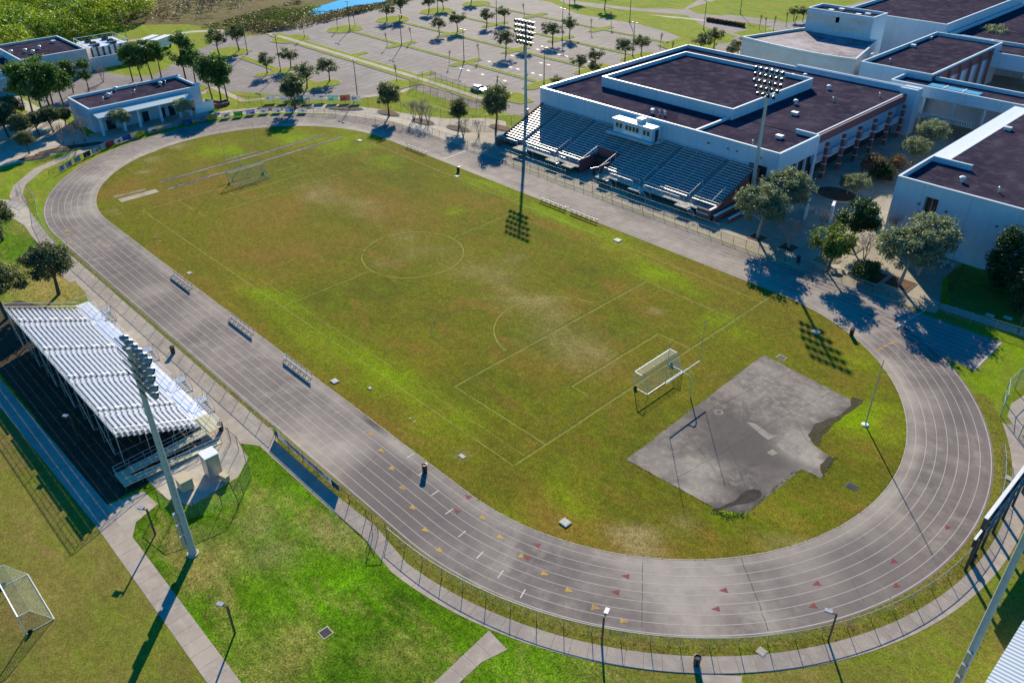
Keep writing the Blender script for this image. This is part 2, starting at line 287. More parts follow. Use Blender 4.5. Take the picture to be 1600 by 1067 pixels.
# ---------------------------------------------------------------- mesh building
class MB:
    def __init__(s): s.v = []; s.f = []; s.mi = []; s.cur = 0; s.uv = {}
    def quad(s, a, b, c, d, uv=None):
        i = len(s.v); s.v += [tuple(a), tuple(b), tuple(c), tuple(d)]; s.f.append((i, i+1, i+2, i+3)); s.mi.append(s.cur)
        if uv: s.uv[len(s.f)-1] = uv
    def box(s, x0, x1, y0, y1, z0, z1):
        i = len(s.v)
        s.v += [(x0, y0, z0), (x1, y0, z0), (x1, y1, z0), (x0, y1, z0), (x0, y0, z1), (x1, y0, z1), (x1, y1, z1), (x0, y1, z1)]
        for q in ((0, 3, 2, 1), (4, 5, 6, 7), (0, 1, 5, 4), (1, 2, 6, 5), (2, 3, 7, 6), (3, 0, 4, 7)):
            s.f.append(tuple(i+k for k in q)); s.mi.append(s.cur)
        return s
    def cbox(s, c, size, rz=0.0, tilt=0.0):
        mt = Matrix.Translation(c) @ Matrix.Rotation(rz, 4, 'Z') @ Matrix.Rotation(tilt, 4, 'X')
        i = len(s.v)
        for dz in (-.5, .5):
            for dx, dy in ((-.5, -.5), (.5, -.5), (.5, .5), (-.5, .5)):
                s.v.append(tuple(mt @ Vector((dx*size[0], dy*size[1], dz*size[2]))))
        for q in ((0, 3, 2, 1), (4, 5, 6, 7), (0, 1, 5, 4), (1, 2, 6, 5), (2, 3, 7, 6), (3, 0, 4, 7)):
            s.f.append(tuple(i+k for k in q)); s.mi.append(s.cur)
        return s
    def tube(s, pts, r, n=8, cap=True):
        """tube along pts; r is a radius or a list"""
        pts = [Vector(p) for p in pts]; rs = r if hasattr(r, '__len__') else [r]*len(pts)
        rings = []
        for k, p in enumerate(pts):
            d = (pts[min(k+1, len(pts)-1)] - pts[max(k-1, 0)]).normalized()
            ref = Vector((0, 0, 1)) if abs(d.z) < 0.9 else Vector((1, 0, 0))
            a = d.cross(ref).normalized(); b = d.cross(a)
            i = len(s.v)
            for j in range(n):
                t = 2*PI*j/n; s.v.append(tuple(p + (a*math.cos(t) + b*math.sin(t))*rs[k]))
            rings.append(i)
        for k in range(len(rings)-1):
            for j in range(n):
                s.f.append((rings[k]+j, rings[k]+(j+1) % n, rings[k+1]+(j+1) % n, rings[k+1]+j)); s.mi.append(s.cur)
        if cap:
            s.f.append(tuple(rings[0]+j for j in range(n))); s.mi.append(s.cur)
            s.f.append(tuple(rings[-1]+j for j in reversed(range(n)))); s.mi.append(s.cur)
        return s
    def prism(s, poly, z0, z1):
        n = len(poly); i = len(s.v)
        for z in (z0, z1):
            for p in poly: s.v.append((p[0], p[1], z))
        s.f.append(tuple(i+n+k for k in range(n))); s.mi.append(s.cur)
        s.f.append(tuple(i+k for k in reversed(range(n)))); s.mi.append(s.cur)
        for k in range(n):
            s.f.append((i+k, i+(k+1) % n, i+n+(k+1) % n, i+n+k)); s.mi.append(s.cur)
        return s
    def sheet(s, poly, z):
        i = len(s.v); s.v += [(p[0], p[1], z) for p in poly]; s.f.append(tuple(range(i, i+len(poly)))); s.mi.append(s.cur); return s
    def lathe(s, c, prof, n=12, ax=None):
        """prof = (r, h) pairs along +Z or along the axis ax from c"""
        q = Vector((0, 0, 1)).rotation_difference(Vector(ax).normalized()) if ax is not None else None
        rings = []
        for r, h in prof:
            i = len(s.v)
            for j in range(n):
                t = 2*PI*j/n; p = Vector((r*math.cos(t), r*math.sin(t), h))
                if q: p = q @ p
                s.v.append(tuple(Vector(c)+p))
            rings.append(i)
        for k in range(len(rings)-1):
            for j in range(n):
                s.f.append((rings[k]+j, rings[k]+(j+1) % n, rings[k+1]+(j+1) % n, rings[k+1]+j)); s.mi.append(s.cur)
        s.f.append(tuple(rings[0]+j for j in reversed(range(n)))); s.mi.append(s.cur)
        s.f.append(tuple(rings[-1]+j for j in range(n))); s.mi.append(s.cur)
        return s
    def mesh(s, name, mats):
        me = bpy.data.meshes.new(name); me.from_pydata(s.v, [], s.f)
        for mm in (mats if isinstance(mats, (list, tuple)) else [mats]): me.materials.append(M(mm))
        if any(s.mi): me.polygons.foreach_set('material_index', s.mi)
        if s.uv:
            ul = me.uv_layers.new(name='UVMap')
            for fi, uvs in s.uv.items():
                p = me.polygons[fi]
                for k, li in enumerate(p.loop_indices): ul.data[li].uv = uvs[k]
        me.update(); return me
    def obj(s, name, mats, parent=None, loc=None, rz=0.0, smooth=False):
        me = s.mesh(name, mats)
        if smooth: me.polygons.foreach_set('use_smooth', [True]*len(me.polygons))
        return link(name, me, parent, loc, rz)
def link(name, data, parent=None, loc=None, rz=0.0):
    o = bpy.data.objects.new(name, data); COL.objects.link(o)
    if parent: o.parent = parent
    if loc is not None: o.location = loc
    o.rotation_euler = (0, 0, rz); return o
def tag(o, label=None, cat=None, group=None, kind=None):
    if label: o['label'] = label
    if cat: o['category'] = cat
    if group: o['group'] = group
    if kind: o['kind'] = kind
    return o
def thing(name, label, cat, loc=(0, 0, 0), rz=0.0, group=None):
    return tag(link(name, None, None, loc, rz), label, cat, group)
def struct(o): o['kind'] = 'structure'; return o
def dup(root, loc, rz=0.0, label=None, group=None, scale=None):
    r = root.copy(); COL.objects.link(r); r.location = loc; r.rotation_euler = (0, 0, rz)
    if scale: r.scale = scale
    if label: r['label'] = label
    if group: r['group'] = group
    def rec(src, dst):
        for ch in list(src.children):
            c = ch.copy(); COL.objects.link(c); c.parent = dst; rec(ch, c)
    rec(root, r)
    return r
def tone_attr(o, patches, base=(0, 0, 0)):
    """stains and worn or lush patches with a place of their own: (x, y, radius, channel, amount[, stretch, angle])"""
    me = o.data; ca = me.color_attributes.new('tone', 'FLOAT_COLOR', 'POINT')
    buf = []
    for v in me.vertices:
        t = list(base)
        wx = mnoise.noise(Vector((v.co.x*0.16, v.co.y*0.16, 3.0))); wy = mnoise.noise(Vector((v.co.x*0.16, v.co.y*0.16, 9.0)))
        for p in patches:
            x, y, r, ch, am = p[:5]
            dx = v.co.x-x+wx*r*0.7; dy = v.co.y-y+wy*r*0.7
            if len(p) > 5:
                c, s2 = math.cos(p[6]), math.sin(p[6]); dx, dy = (dx*c+dy*s2)/p[5], -dx*s2+dy*c
            q = (dx*dx+dy*dy)/(r*r)
            if q < 4: t[ch] += am*math.exp(-q*1.6)
        buf += [max(0, min(1, a)) for a in t]+[1]
    ca.data.foreach_set('color', buf)
def PX(px, py, r, ch, am, *k): x, y = xy(px, py); return (x, y, r, ch, am, *k)

# ================================================================ GROUND
struct(MB().sheet([(-900, -400), (400, -400), (400, 900), (-900, 900)], 0.0).obj('ground', 'grass_ground'))
def grid_sheet(name, x0, x1, y0, y1, step, z, mat, clip=None):
    b = MB(); nx = int((x1-x0)/step); ny = int((y1-y0)/step)
    for i in range(nx+1):
        for j in range(ny+1): b.v.append((x0+(x1-x0)*i/nx, y0+(y1-y0)*j/ny, z))
    for i in range(nx):
        for j in range(ny):
            a = i*(ny+1)+j; b.f.append((a, a+ny+1, a+ny+2, a+1)); b.mi.append(0)
    return b.obj(name, mat)
# lawns between the near end of the track and the bottom of the picture
o = struct(grid_sheet('lawn', 24.0, 130, -100, -36, 2.0, 0.006, 'grass_lush'))
tone_attr(o, [PX(430, 860, 3, 2, .6), PX(520, 830, 2.4, 2, .5), PX(405, 815, 2.4, 2, .6), PX(310, 845, 1.8, 2, .5), PX(560, 840, 3, 0, .6), PX(400, 790, 3, 0, .5), PX(620, 1030, 3, 0, .5), PX(420, 1040, 4, 0, .7),
              PX(330, 780, 3, 1, .6), PX(450, 780, 3, 1, .6), PX(560, 900, 5, 1, .6), PX(480, 960, 5, 1, .5), PX(345, 880, 3, 0, .6), PX(300, 900, 3, 0, .6),
              PX(1000, 1040, 9, 0, .5), PX(1300, 1050, 8, 0, .45), PX(1500, 1020, 6, 0, .5), PX(800, 1040, 4, 1, .5), PX(1150, 1062, 6, 1, .4)])
o = struct(grid_sheet('side_lawn', -90, 56, -140, -60.9, 2.5, 0.010, 'grass_olive'))
tone_attr(o, [PX(20, 960, 4, 0, .9), PX(140, 920, 3, 0, .3), PX(60, 800, 3, 0, .3), PX(240, 980, 4, 1, .25)])
o = struct(grid_sheet('west_lawn', -92, 24.0, -60.9, -42.0, 1.5, 0.006, 'grass_lush'))
tone_attr(o, [PX(60, 350, 6, 0, .8), PX(40, 400, 4, 1, .9), PX(120, 450, 8, 0, .9), PX(60, 450, 8, 0, .7), PX(150, 430, 5, 0, .9), PX(20, 420, 4, 0, .6), PX(30, 240, 14, 0, .8)])
o = struct(grid_sheet('east_lawn', 50, 150, -36, 44, 2.0, 0.006, 'grass_olive'))
tone_attr(o, [PX(1540, 560, 7, 1, .8), PX(1500, 590, 5, 1, .7), PX(1560, 620, 7, 1, .6), PX(1540, 700, 5, 1, .5), PX(1580, 540, 6, 1, .9), PX(1580, 800, 6, 0, .4), PX(1560, 900, 5, 1, .5), PX(1420, 1020, 6, 1, .5)])

# track and infield --------------------------------------------------
L2 = 49.156; RI = 31.012; RO = 39.85; LANE0 = 31.95; LANEW = 1.12
def stadium(r, n=64, x0=-L2, x1=L2):
    pts = [(x1+r*math.cos(-PI/2+PI*i/n), r*math.sin(-PI/2+PI*i/n)) for i in range(n+1)]
    pts += [(x0+r*math.cos(PI/2+PI*i/n), r*math.sin(PI/2+PI*i/n)) for i in range(n+1)]
    return pts
def infield():
    b = MB(); nx, ny = 160, 72; X = L2+RI
    us = [-X+2*X*i/nx for i in range(nx+1)]
    for x in us:
        x = max(-X+0.02, min(X-0.02, x)); e = max(0, abs(x)-L2); h = math.sqrt(max(1e-4, RI*RI-e*e))
        for j in range(ny+1): b.v.append((x, h*(-1+2*j/ny), 0.012))
    for i in range(nx):
        for j in range(ny):
            a = i*(ny+1)+j; b.f.append((a, a+ny+1, a+ny+2, a+1)); b.mi.append(0)
    o = struct(b.obj('infield_grass', 'grass_infield'))
    G, B_, D = 1, 0, 2
    P = [PX(425, 465, 3.0, G, .75, 2.2, 0), PX(470, 515, 2.6, G, .45, 3, 0), PX(390, 440, 3, G, .35, 2, 0), PX(960, 380, 3, G, .75, 4, 0), PX(870, 335, 2.6, G, .9, 4, 0), PX(1035, 430, 3, G, .9, 2.5, 0),
         PX(760, 290, 2.8, G, .8, 4, 0), PX(716, 328, 2, G, 1), PX(460, 215, 6, G, .9, 1, 0), PX(340, 235, 6, G, .8), PX(540, 222, 7, G, .8), PX(600, 250, 4, G, .5), PX(1370, 650, 5, G, .8), PX(1340, 560, 4, G, .6),
         PX(1310, 640, 4, G, .7), PX(560, 555, 4, G, .5, 3, 0), PX(620, 600, 4, G, .5, 3, 0), PX(700, 660, 4, G, .45), PX(860, 820, 5, G, .6), PX(900, 790, 5, G, .5), PX(1210, 800, 5, G, .3), PX(1140, 800, 1.2, G, 1), PX(1190, 430, 4, G, .3), PX(1130, 510, 4, G, .5),
         PX(300, 300, 9, B_, .8), PX(430, 330, 10, B_, .9), PX(500, 390, 9, B_, .7), PX(400, 400, 9, B_, .8), PX(600, 320, 8, B_, .8), PX(660, 345, 7, B_, .6), PX(720, 310, 5, B_, .6), PX(540, 290, 6, B_, .6), PX(200, 290, 6, B_, .9), PX(250, 265, 4, B_, .7), PX(180, 300, 4, B_, .8),
         PX(1020, 590, 5, B_, .4), PX(900, 480, 4, B_, .6), PX(950, 565, 6, B_, .5), PX(960, 850, 4, B_, .8, 3, .5), PX(1000, 870, 2.2, B_, .9, 6, .1), PX(860, 835, 2.2, B_, .8, 5, -.4), PX(1060, 420, 2, B_, .8, 9, 0), PX(870, 355, 1.5, B_, .7, 8, 0), PX(1180, 455, 1.6, B_, .7, 8, 0), PX(420, 540, 2, B_, .8, 8, 0), PX(300, 440, 2, B_, .7, 8, 0), PX(560, 640, 1.6, B_, .6, 8, 0),
         PX(720, 730, 3, B_, .5), PX(1390, 660, 1.5, B_, .6, 2, 1.5), PX(1290, 530, 3, B_, .6, 3, 0),
         PX(500, 300, 3.4, D, .5, 2.4, -.2), PX(560, 320, 3.4, D, .55, 2.4, -.1), PX(630, 370, 3, D, .4), PX(655, 395, 4, D, .45), PX(600, 410, 3, D, .35), PX(760, 430, 4, D, .5, 2.4, 0), PX(850, 490, 4, D, .5, 2.4, 0), PX(880, 540, 4.4, D, .45, 1.6, 0.2), PX(840, 470, 3, D, .6), PX(920, 560, 4, D, .5), PX(800, 405, 3, D, .4), PX(1025, 488, 1.2, D, .9), PX(480, 310, 3, D, .5),
         PX(990, 835, 1.6, D, 1.3, 1.8, .6), PX(1010, 832, 1.1, D, 1.2), PX(1003, 858, 1.2, D, 1.5, 2, .2), PX(280, 228, 2.2, D, 1.0), PX(225, 268, 1.8, D, .8), PX(1070, 815, 1.5, D, .6), PX(722, 708, .9, D, 1), PX(240, 250, 2.5, D, .9), PX(200, 240, 2, D, .8), PX(183, 335, .9, D, .8), PX(175, 330, 1, D, .9), PX(1235, 850, 1.2, D, .8, 3, .5)]
    tone_attr(o, P)
infield()
def track():
    b = MB(); seg = []
    # centre line parameter: near straight -> near curve -> far straight -> far curve
    N = []
    ns = 100; nc = 90
    for i in range(ns): N.append(('s', -L2+2*L2*i/ns, -1))
    for i in range(nc): N.append(('c', -PI/2+PI*i/nc, L2))
    for i in range(ns): N.append(('s', L2-2*L2*i/ns, 1))
    for i in range(nc): N.append(('c', PI/2+PI*i/nc, -L2))
    rr = [RI-0.05, 31.5, 32.2, 33, 34, 35, 36, 37, 38, 39, RO+0.18]
    def P(n, r):
        if n[0] == 's': return (n[1], n[2]*r, 0.020)
        return (n[2]+r*math.cos(n[1]), r*math.sin(n[1]), 0.020)
    s = 0; arc = []
    for k, n in enumerate(N):
        arc.append(s); s += (2*L2/ns) if n[0] == 's' else PI*35.5/nc
    for n in N:
        for r in rr: b.v.append(P(n, r))
    m_ = len(rr); K = len(N)
    for k in range(K):
        k2 = (k+1) % K; s1 = arc[k]; s2 = arc[k+1] if k+1 < K else s
        for j in range(m_-1):
            b.f.append((k*m_+j, k*m_+j+1, k2*m_+j+1, k2*m_+j)); b.mi.append(0)
            b.uv[len(b.f)-1] = ((s1, rr[j]), (s1, rr[j+1]), (s2, rr[j+1]), (s2, rr[j]))
    o = struct(b.obj('running_track', 'track_asphalt'))
    D, Lt, K_ = 0, 1, 2
    P_ = [PX(540, 720, 6, D, .9, 1.6, 0), PX(620, 740, 5, D, .6), PX(640, 800, 6, D, .5), PX(450, 700, 6, Lt, .7, 2, 0), PX(500, 690, 5, Lt, .6), PX(380, 600, 5, D, .3), PX(230, 440, 7, D, .6, 2, 0), PX(180, 440, 4, D, .5), PX(240, 455, 3, Lt, .7), PX(300, 490, 5, Lt, .5), PX(330, 560, 6, Lt, .4), PX(220, 500, 4, D, .7), PX(620, 690, 3, Lt, .5), PX(600, 700, 3, D, .4),
          PX(1490, 650, 5, D, .9), PX(1470, 600, 4, D, .6), PX(1510, 760, 4, D, .4), PX(1130, 960, 5, Lt, .4), PX(1040, 925, 4, Lt, .8), PX(1080, 950, 4, Lt, .7), PX(1200, 965, 1.0, Lt, 1), PX(1210, 985, 1.0, Lt, 1), PX(1350, 880, 6, D, .6), PX(1300, 930, 5, D, .6), PX(1400, 840, 4, D, .4), PX(1200, 900, 4, D, .3), PX(1000, 950, 4, D, .4), PX(900, 880, 5, D, .3), PX(1120, 890, 4, Lt, .5), PX(1000, 880, 5, Lt, .5), PX(1250, 870, 5, Lt, .5), PX(1370, 790, 4, Lt, .6), PX(1420, 620, 3, Lt, .6), PX(1420, 700, 3, Lt, .6), PX(1400, 580, 3, Lt, .8), PX(780, 870, 3, Lt, .5), PX(700, 830, 5, D, .5), PX(750, 790, 4, Lt, .3),
          PX(130, 330, 6, Lt, .7), PX(150, 280, 5, Lt, .9), PX(190, 255, 5, Lt, .9), PX(240, 235, 4, Lt, .9), PX(290, 218, 3, Lt, .7), PX(90, 300, 5, D, .7), PX(110, 350, 5, D, .5), PX(120, 260, 4, D, .5), PX(560, 205, 3, Lt, .8, 3, 0), PX(460, 195, 3, Lt, .9), PX(600, 210, 3, Lt, .7), PX(700, 250, 4, Lt, .5),
          PX(900, 300, 5, Lt, .4, 3, 0), PX(980, 350, 3, Lt, .6, 4, 0), PX(1080, 390, 3, Lt, .5, 4, 0), PX(1180, 425, 2.5, Lt, .6, 4, 0), PX(1280, 470, 3, Lt, .5, 3, 0), PX(1350, 520, 3, Lt, .6), PX(800, 280, 5, Lt, .4, 4, 0), PX(1010, 330, 4, D, .3, 3, 0), PX(1450, 545, 4, D, .5), PX(590, 668, .8, K_, .9, 3, 0), PX(575, 655, .5, K_, .9, 4, 0), PX(965, 372, .6, K_, .8, 6, 0), PX(640, 745, 1, K_, .3)]
    tone_attr(o, P_)
    at_ = o.data.color_attributes['tone'].data
    for i_, v_ in enumerate(o.data.vertices):
        if i_ % 11 < 3:
            c_ = at_[i_].color; w_ = .45+.5*mnoise.noise(Vector((v_.co.x*.07, v_.co.y*.07, 1))); at_[i_].color = (c_[0]*.4, min(1, c_[1]+max(0, w_)), c_[2], 1)
    # chute beyond the curve on the grandstand side
    b = MB(); n = 14
    for i in range(n):
        x0 = L2-1+i*2.15; x1 = x0+2.15
        f = lambda x: math.sqrt(max(0, (RO+0.1)**2-(x-L2)**2)) if x < L2+RO else 0
        lo0 = max(31.2, f(x0)) ; lo1 = max(31.2, f(x1))
        if lo0 < 40.5: b.quad((x0, lo0, .0185), (x1, lo1, .0185), (x1, 40.6, .0185), (x0, 40.6, .0185), uv=((x0, lo0), (x1, lo1), (x1, 40.6), (x0, 40.6)))
    struct(b.obj('sprint_chute', 'lot_asphalt'))
track()
def strip_along(fn, n, w, z, b, closed=False):
    """painted band: fn(t)->(x,y), t in 0..1"""
    pts = [Vector(fn(i/n)) for i in range(n+1)]
    for i in range(n):
        a, c = pts[i], pts[i+1]; d = (c-a).normalized(); nn = Vector((-d.y, d.x))*w/2
        b.quad((*(a+nn), z), (*(a-nn), z), (*(c-nn), z), (*(c+nn), z))
def ring_pt(r):
    Ls = 2*L2; C = PI*r; T = 2*Ls+2*C
    def f(t):
        s = (t % 1.0)*T
        if s < Ls: return (-L2+s, -r)
        s -= Ls
        if s < C: a = -PI/2+s/r; return (L2+r*math.cos(a), r*math.sin(a))
        s -= C
        if s < Ls: return (L2-s, r)
        s -= Ls; a = PI/2+s/r; return (-L2+r*math.cos(a), r*math.sin(a))
    return f
b = MB()
for k in range(8):
    strip_along(ring_pt(LANE0+LANEW*k), 420, 0.06 if k < 7 else 0.09, 0.026, b)
for k in range(1, 8):
    y = LANE0+LANEW*k; b.quad((L2+2, y-.04, .0262), (77.9, y-.04, .0262), (77.9, y+.04, .0262), (L2+2, y+.04, .0262))
b.quad((77.9, 31.4, .0264), (78.1, 31.4, .0264), (78.1, 40.5, .0264), (77.9, 40.5, .0264))
struct(b.obj('lane_line', 'line_faint'))
b = MB()
def radial(px, py, ln=1.1, w=0.09, z=0.030):
    x, y = xy(px, py); cx = max(-L2, min(L2, x)); d = Vector((x-cx, y)).normalized(); t = Vector((-d.y, d.x))*w/2; c = Vector((x, y)); a = c-d*ln/2; e = c+d*ln/2
    b.quad((*(a+t), z), (*(a-t), z), (*(e-t), z), (*(e+t), z))
for px, py in ((641, 712), (680, 770), (702, 799), (722, 834), (750, 867), (782, 897), (817, 927), (660, 739)): radial(px, py)
for a, c in (((1400, 512), (1445, 485)), ((1303, 490), (1311, 485)), ((693, 249), (728, 236))):
    a = Vector(xy(*a)); c = Vector(xy(*c)); d = (c-a).normalized(); nn = Vector((-d.y, d.x))*0.06
    b.quad((*(a+nn), .031), (*(a-nn), .031), (*(c-nn), .031), (*(c+nn), .031))
for px, py in ((123, 355), (144, 370), (165, 382), (150, 405), (130, 380)): radial(px, py, 1.0, 0.07)
struct(b.obj('start_marking', 'line_white'))
def triangles(name, mat, pts, z):
    b = MB()
    for px, py in pts:
        x, y = xy(px, py); cx = max(-L2, min(L2, x)); d = Vector((x-cx, y)).normalized()
        t = Vector((-d.y, d.x)); c = Vector((x, y)); i = len(b.v)
        if name.endswith('red'): t = -t
        b.v += [(*(c+t*.48), z), (*(c-t*.32+d*.33), z), (*(c-t*.32-d*.33), z)]; b.f.append((i, i+1, i+2)); b.mi.append(0)
    struct(b.obj('exchange_marking', mat))
triangles('y', 'line_yellow', [(580, 678), (596, 704), (612, 732), (629, 762), (645, 793), (665, 828), (687, 860), (754, 809), (782, 839), (816, 869), (851, 896), (889, 922), (930, 949), (975, 970),
          (104, 361), (107, 367), (110, 379), (170, 384)], 0.029)
triangles('red', 'line_red', [(731, 776), (714, 798), (839, 851), (823, 871), (978, 900), (962, 925), (1131, 922), (1119, 951), (1276, 912), (1270, 947), (1396, 877), (1400, 915), (1480, 824)], 0.0295)
b = MB()
for px, py in ((1369, 549), (1376, 545), (1383, 541), (1391, 537), (1398, 534), (1173, 385)): radial(px, py, 0.8, 0.25, 0.032)
struct(b.obj('break_marking', 'line_yellow'))
# light concrete inner gutter edge and dark kerb shadow line are real: a low edging
b = MB(); f = ring_pt(RI-0.02)
strip_along(f, 300, 0.10, 0.035, b)
struct(b.obj('track_edging', 'kerb'))

# field lines ---------------------------------------------------------
b = MB(); b2 = MB()
def fl(x0, y0, x1, y1, w=0.13, bb=None, z=0.018):
    a = Vector((x0, y0)); c = Vector((x1, y1)); d = (c-a).normalized(); nn = Vector((-d.y, d.x))*w/2; bb = bb or b
    n = max(1, int((c-a).length/2.0)); 
    for i in range(n):
        if rnd.random() < 0.02: continue
        p = a.lerp(c, i/n); q = a.lerp(c, (i+1)/n); j = Vector((rnd.uniform(-.02, .02), rnd.uniform(-.02, .02)))
        bb.quad((*(p+nn+j), z), (*(p-nn+j), z), (*(q-nn+j), z), (*(q+nn+j), z))
def dbl(x0, y0, x1, y1):
    fl(x0, y0, x1, y1, .14); d = (Vector((x1, y1))-Vector((x0, y0))).normalized(); nn = Vector((-d.y, d.x))*.38
    fl(x0+nn.x, y0+nn.y, x1+nn.x, y1+nn.y, .16, b2, .0165)
fl(-49.2, -24.6, 49.4, -24.5); fl(-49.2, 27.0, 49.2, 27.0, .12); dbl(49.4, -24.5, 49.2, 29.5); fl(-49.2, -24.6, -49.2, 20)
dbl(33.3, -19.4, 33.2, 19.9); fl(33.3, -19.4, 49.3, -19.3); fl(33.2, 19.9, 49.3, 19.9)
fl(43.8, -8.8, 49.4, -8.7); fl(43.8, 9, 49.3, 9.1); dbl(43.8, -8.8, 43.8, 9)
fl(-38.8, -15.6, -38.8, 12); fl(-49.2, -17.8, -38.8, -17.6); fl(-49.2, -9, -44, -9); fl(-44, -9, -44, 8)
fl(0, -24.5, 0, -8.5, .12); fl(0, 9, 0, 27, .1); fl(-10, -22.6, 49, -22.4, .08); fl(46.6, -24, 46.6, 26, .1, b2, .0165)
for (cx, cy, r, a0, a1, bb) in ((0, 0, 8.4, 0, 360, b), (33.2, 0, 9.15, 100, 262, b), (24, -9, 5.2, 110, 330, b2), (28, -3, 12, 120, 240, b2), (-41, -6, 3.2, 0, 360, b2), (43, 22, 2.2, 200, 380, b2)):
    n = int(abs(a1-a0)/5)
    for i in range(n):
        p = R(a0+(a1-a0)*i/n); q = R(a0+(a1-a0)*(i+1)/n)
        fl(cx+r*math.cos(p), cy+r*math.sin(p), cx+r*math.cos(q), cy+r*math.sin(q), .13, bb, .018 if bb is b else .0165)
for a, c in (((1200, 465), (1080, 545)), ((1207, 467), (1085, 550)), ((1130, 440), (1170, 462)), ((1110, 590), (1160, 578)), ((1105, 593), (1155, 583))):
    fl(*xy(*a), *xy(*c), .16, b2, .0165)
struct(b.obj('field_line', 'line_field')); struct(b2.obj('old_field_line', 'line_burnt'))

struct(MB().sheet([(-20, -47.6), (23.2, -47.6), (23.4, -59.7), (-30, -60.3), (-30, -52)], 0.011).obj('shade_soil_strip', 'dark_ground'))  # dark sheet that paints the deep shade over the soil under the bleachers
# asphalt pad in the near end of the infield ----------------------------
def poly_grid(name, poly, step, z, mat, jag=0.0):
    xs = [p[0] for p in poly]; ys = [p[1] for p in poly]; x0, x1, y0, y1 = min(xs), max(xs), min(ys), max(ys)
    import bmesh
    bm = bmesh.new(); vs = []
    for k, p in enumerate(poly):
        q = poly[(k+1) % len(poly)]; d = Vector(q)-Vector(p); n = max(1, int(d.length/0.7)) if jag else 1
        for i in range(n):
            c = Vector(p)+d*i/n
            if jag and i: c += Vector((rnd.uniform(-jag, jag), rnd.uniform(-jag, jag)))
            vs.append(bm.verts.new((c.x, c.y, z)))
    bm.faces.new(vs)
    k = x0+step
    while k < x1:
        bmesh.ops.bisect_plane(bm, geom=bm.verts[:]+bm.edges[:]+bm.faces[:], plane_co=(k, 0, 0), plane_no=(1, 0, 0)); k += step
    k = y0+step
    while k < y1:
        bmesh.ops.bisect_plane(bm, geom=bm.verts[:]+bm.edges[:]+bm.faces[:], plane_co=(0, k, 0), plane_no=(0, 1, 0)); k += step
    me = bpy.data.meshes.new(name); bm.to_mesh(me); bm.free(); me.materials.append(M(mat))
    return link(name, me)
pad = [xy(979, 718), xy(1193, 554), xy(1336, 628), xy(1330, 638), xy(1318, 646), xy(1300, 661), xy(1276, 672), xy(1266, 683), xy(1270, 694), xy(1286, 706), xy(1304, 716), xy(1283, 747), xy(1252, 733), xy(1200, 775), xy(1165, 803), xy(1120, 795)]
o = struct(poly_grid('asphalt_pad', pad, 0.9, 0.022, 'pad_asphalt', 0.07))
tone_attr(o, [PX(1100, 650, 4, 0, .8), PX(1150, 670, 4, 0, .8), PX(1190, 610, 4, 1, .5), PX(1280, 625, 4, 1, .6), PX(1240, 650, 3, 1, .4), PX(1210, 700, 4, 0, .9), PX(1170, 710, 4, 0, .8), PX(1100, 740, 3, 1, .9), PX(1075, 770, 2, 1, .8), PX(1170, 780, 1.3, 2, 1, 2.4, .1), PX(1185, 772, 1.0, 2, 1), PX(1140, 795, .9, 2, 1, 3, .5), PX(1030, 700, 4, 0, .4), PX(1205, 755, 2, 0, .8), PX(1255, 700, 2.6, 1, 1), PX(1275, 720, 1.6, 1, .8), PX(1240, 705, 2.5, 1, .8),
              PX(1325, 640, .8, 2, 1, 2, .5), PX(1305, 655, .8, 2, 1, 2.6, .5), PX(1280, 670, .8, 2, 1, 2.4, .4), PX(1275, 690, .8, 2, 1), PX(1295, 715, 1, 2, 1), PX(1110, 580, 3, 1, .3), PX(1190, 575, 2, 1, .5), PX(1050, 690, 3, 1, .3), PX(1120, 700, 3, 0, .7), PX(1010, 715, 3, 1, .4)])
b = MB(); b.sheet([xy(1213, 695), xy(1243, 672), xy(1268, 682), xy(1262, 700), xy(1240, 718)], 0.027)
b.sheet([xy(1166, 659), xy(1180, 662), xy(1203, 678), xy(1214, 681), xy(1200, 687), xy(1190, 680)], 0.027); b.sheet([xy(1198, 707), xy(1207, 702), xy(1216, 708), xy(1206, 712)], 0.027)
struct(b.obj('concrete_patch', 'pad_patch'))
b = MB(); c = Vector(xy(1123, 644))
for i in range(28):
    a0, a1 = 2*PI*i/28, 2*PI*(i+1)/28
    b.quad(*[(c.x+r*math.cos(a), c.y+r*math.sin(a), .028) for r, a in ((.36, a0), (.52, a0), (.52, a1), (.36, a1))])
struct(b.obj('pad_marking', 'pad_patch'))

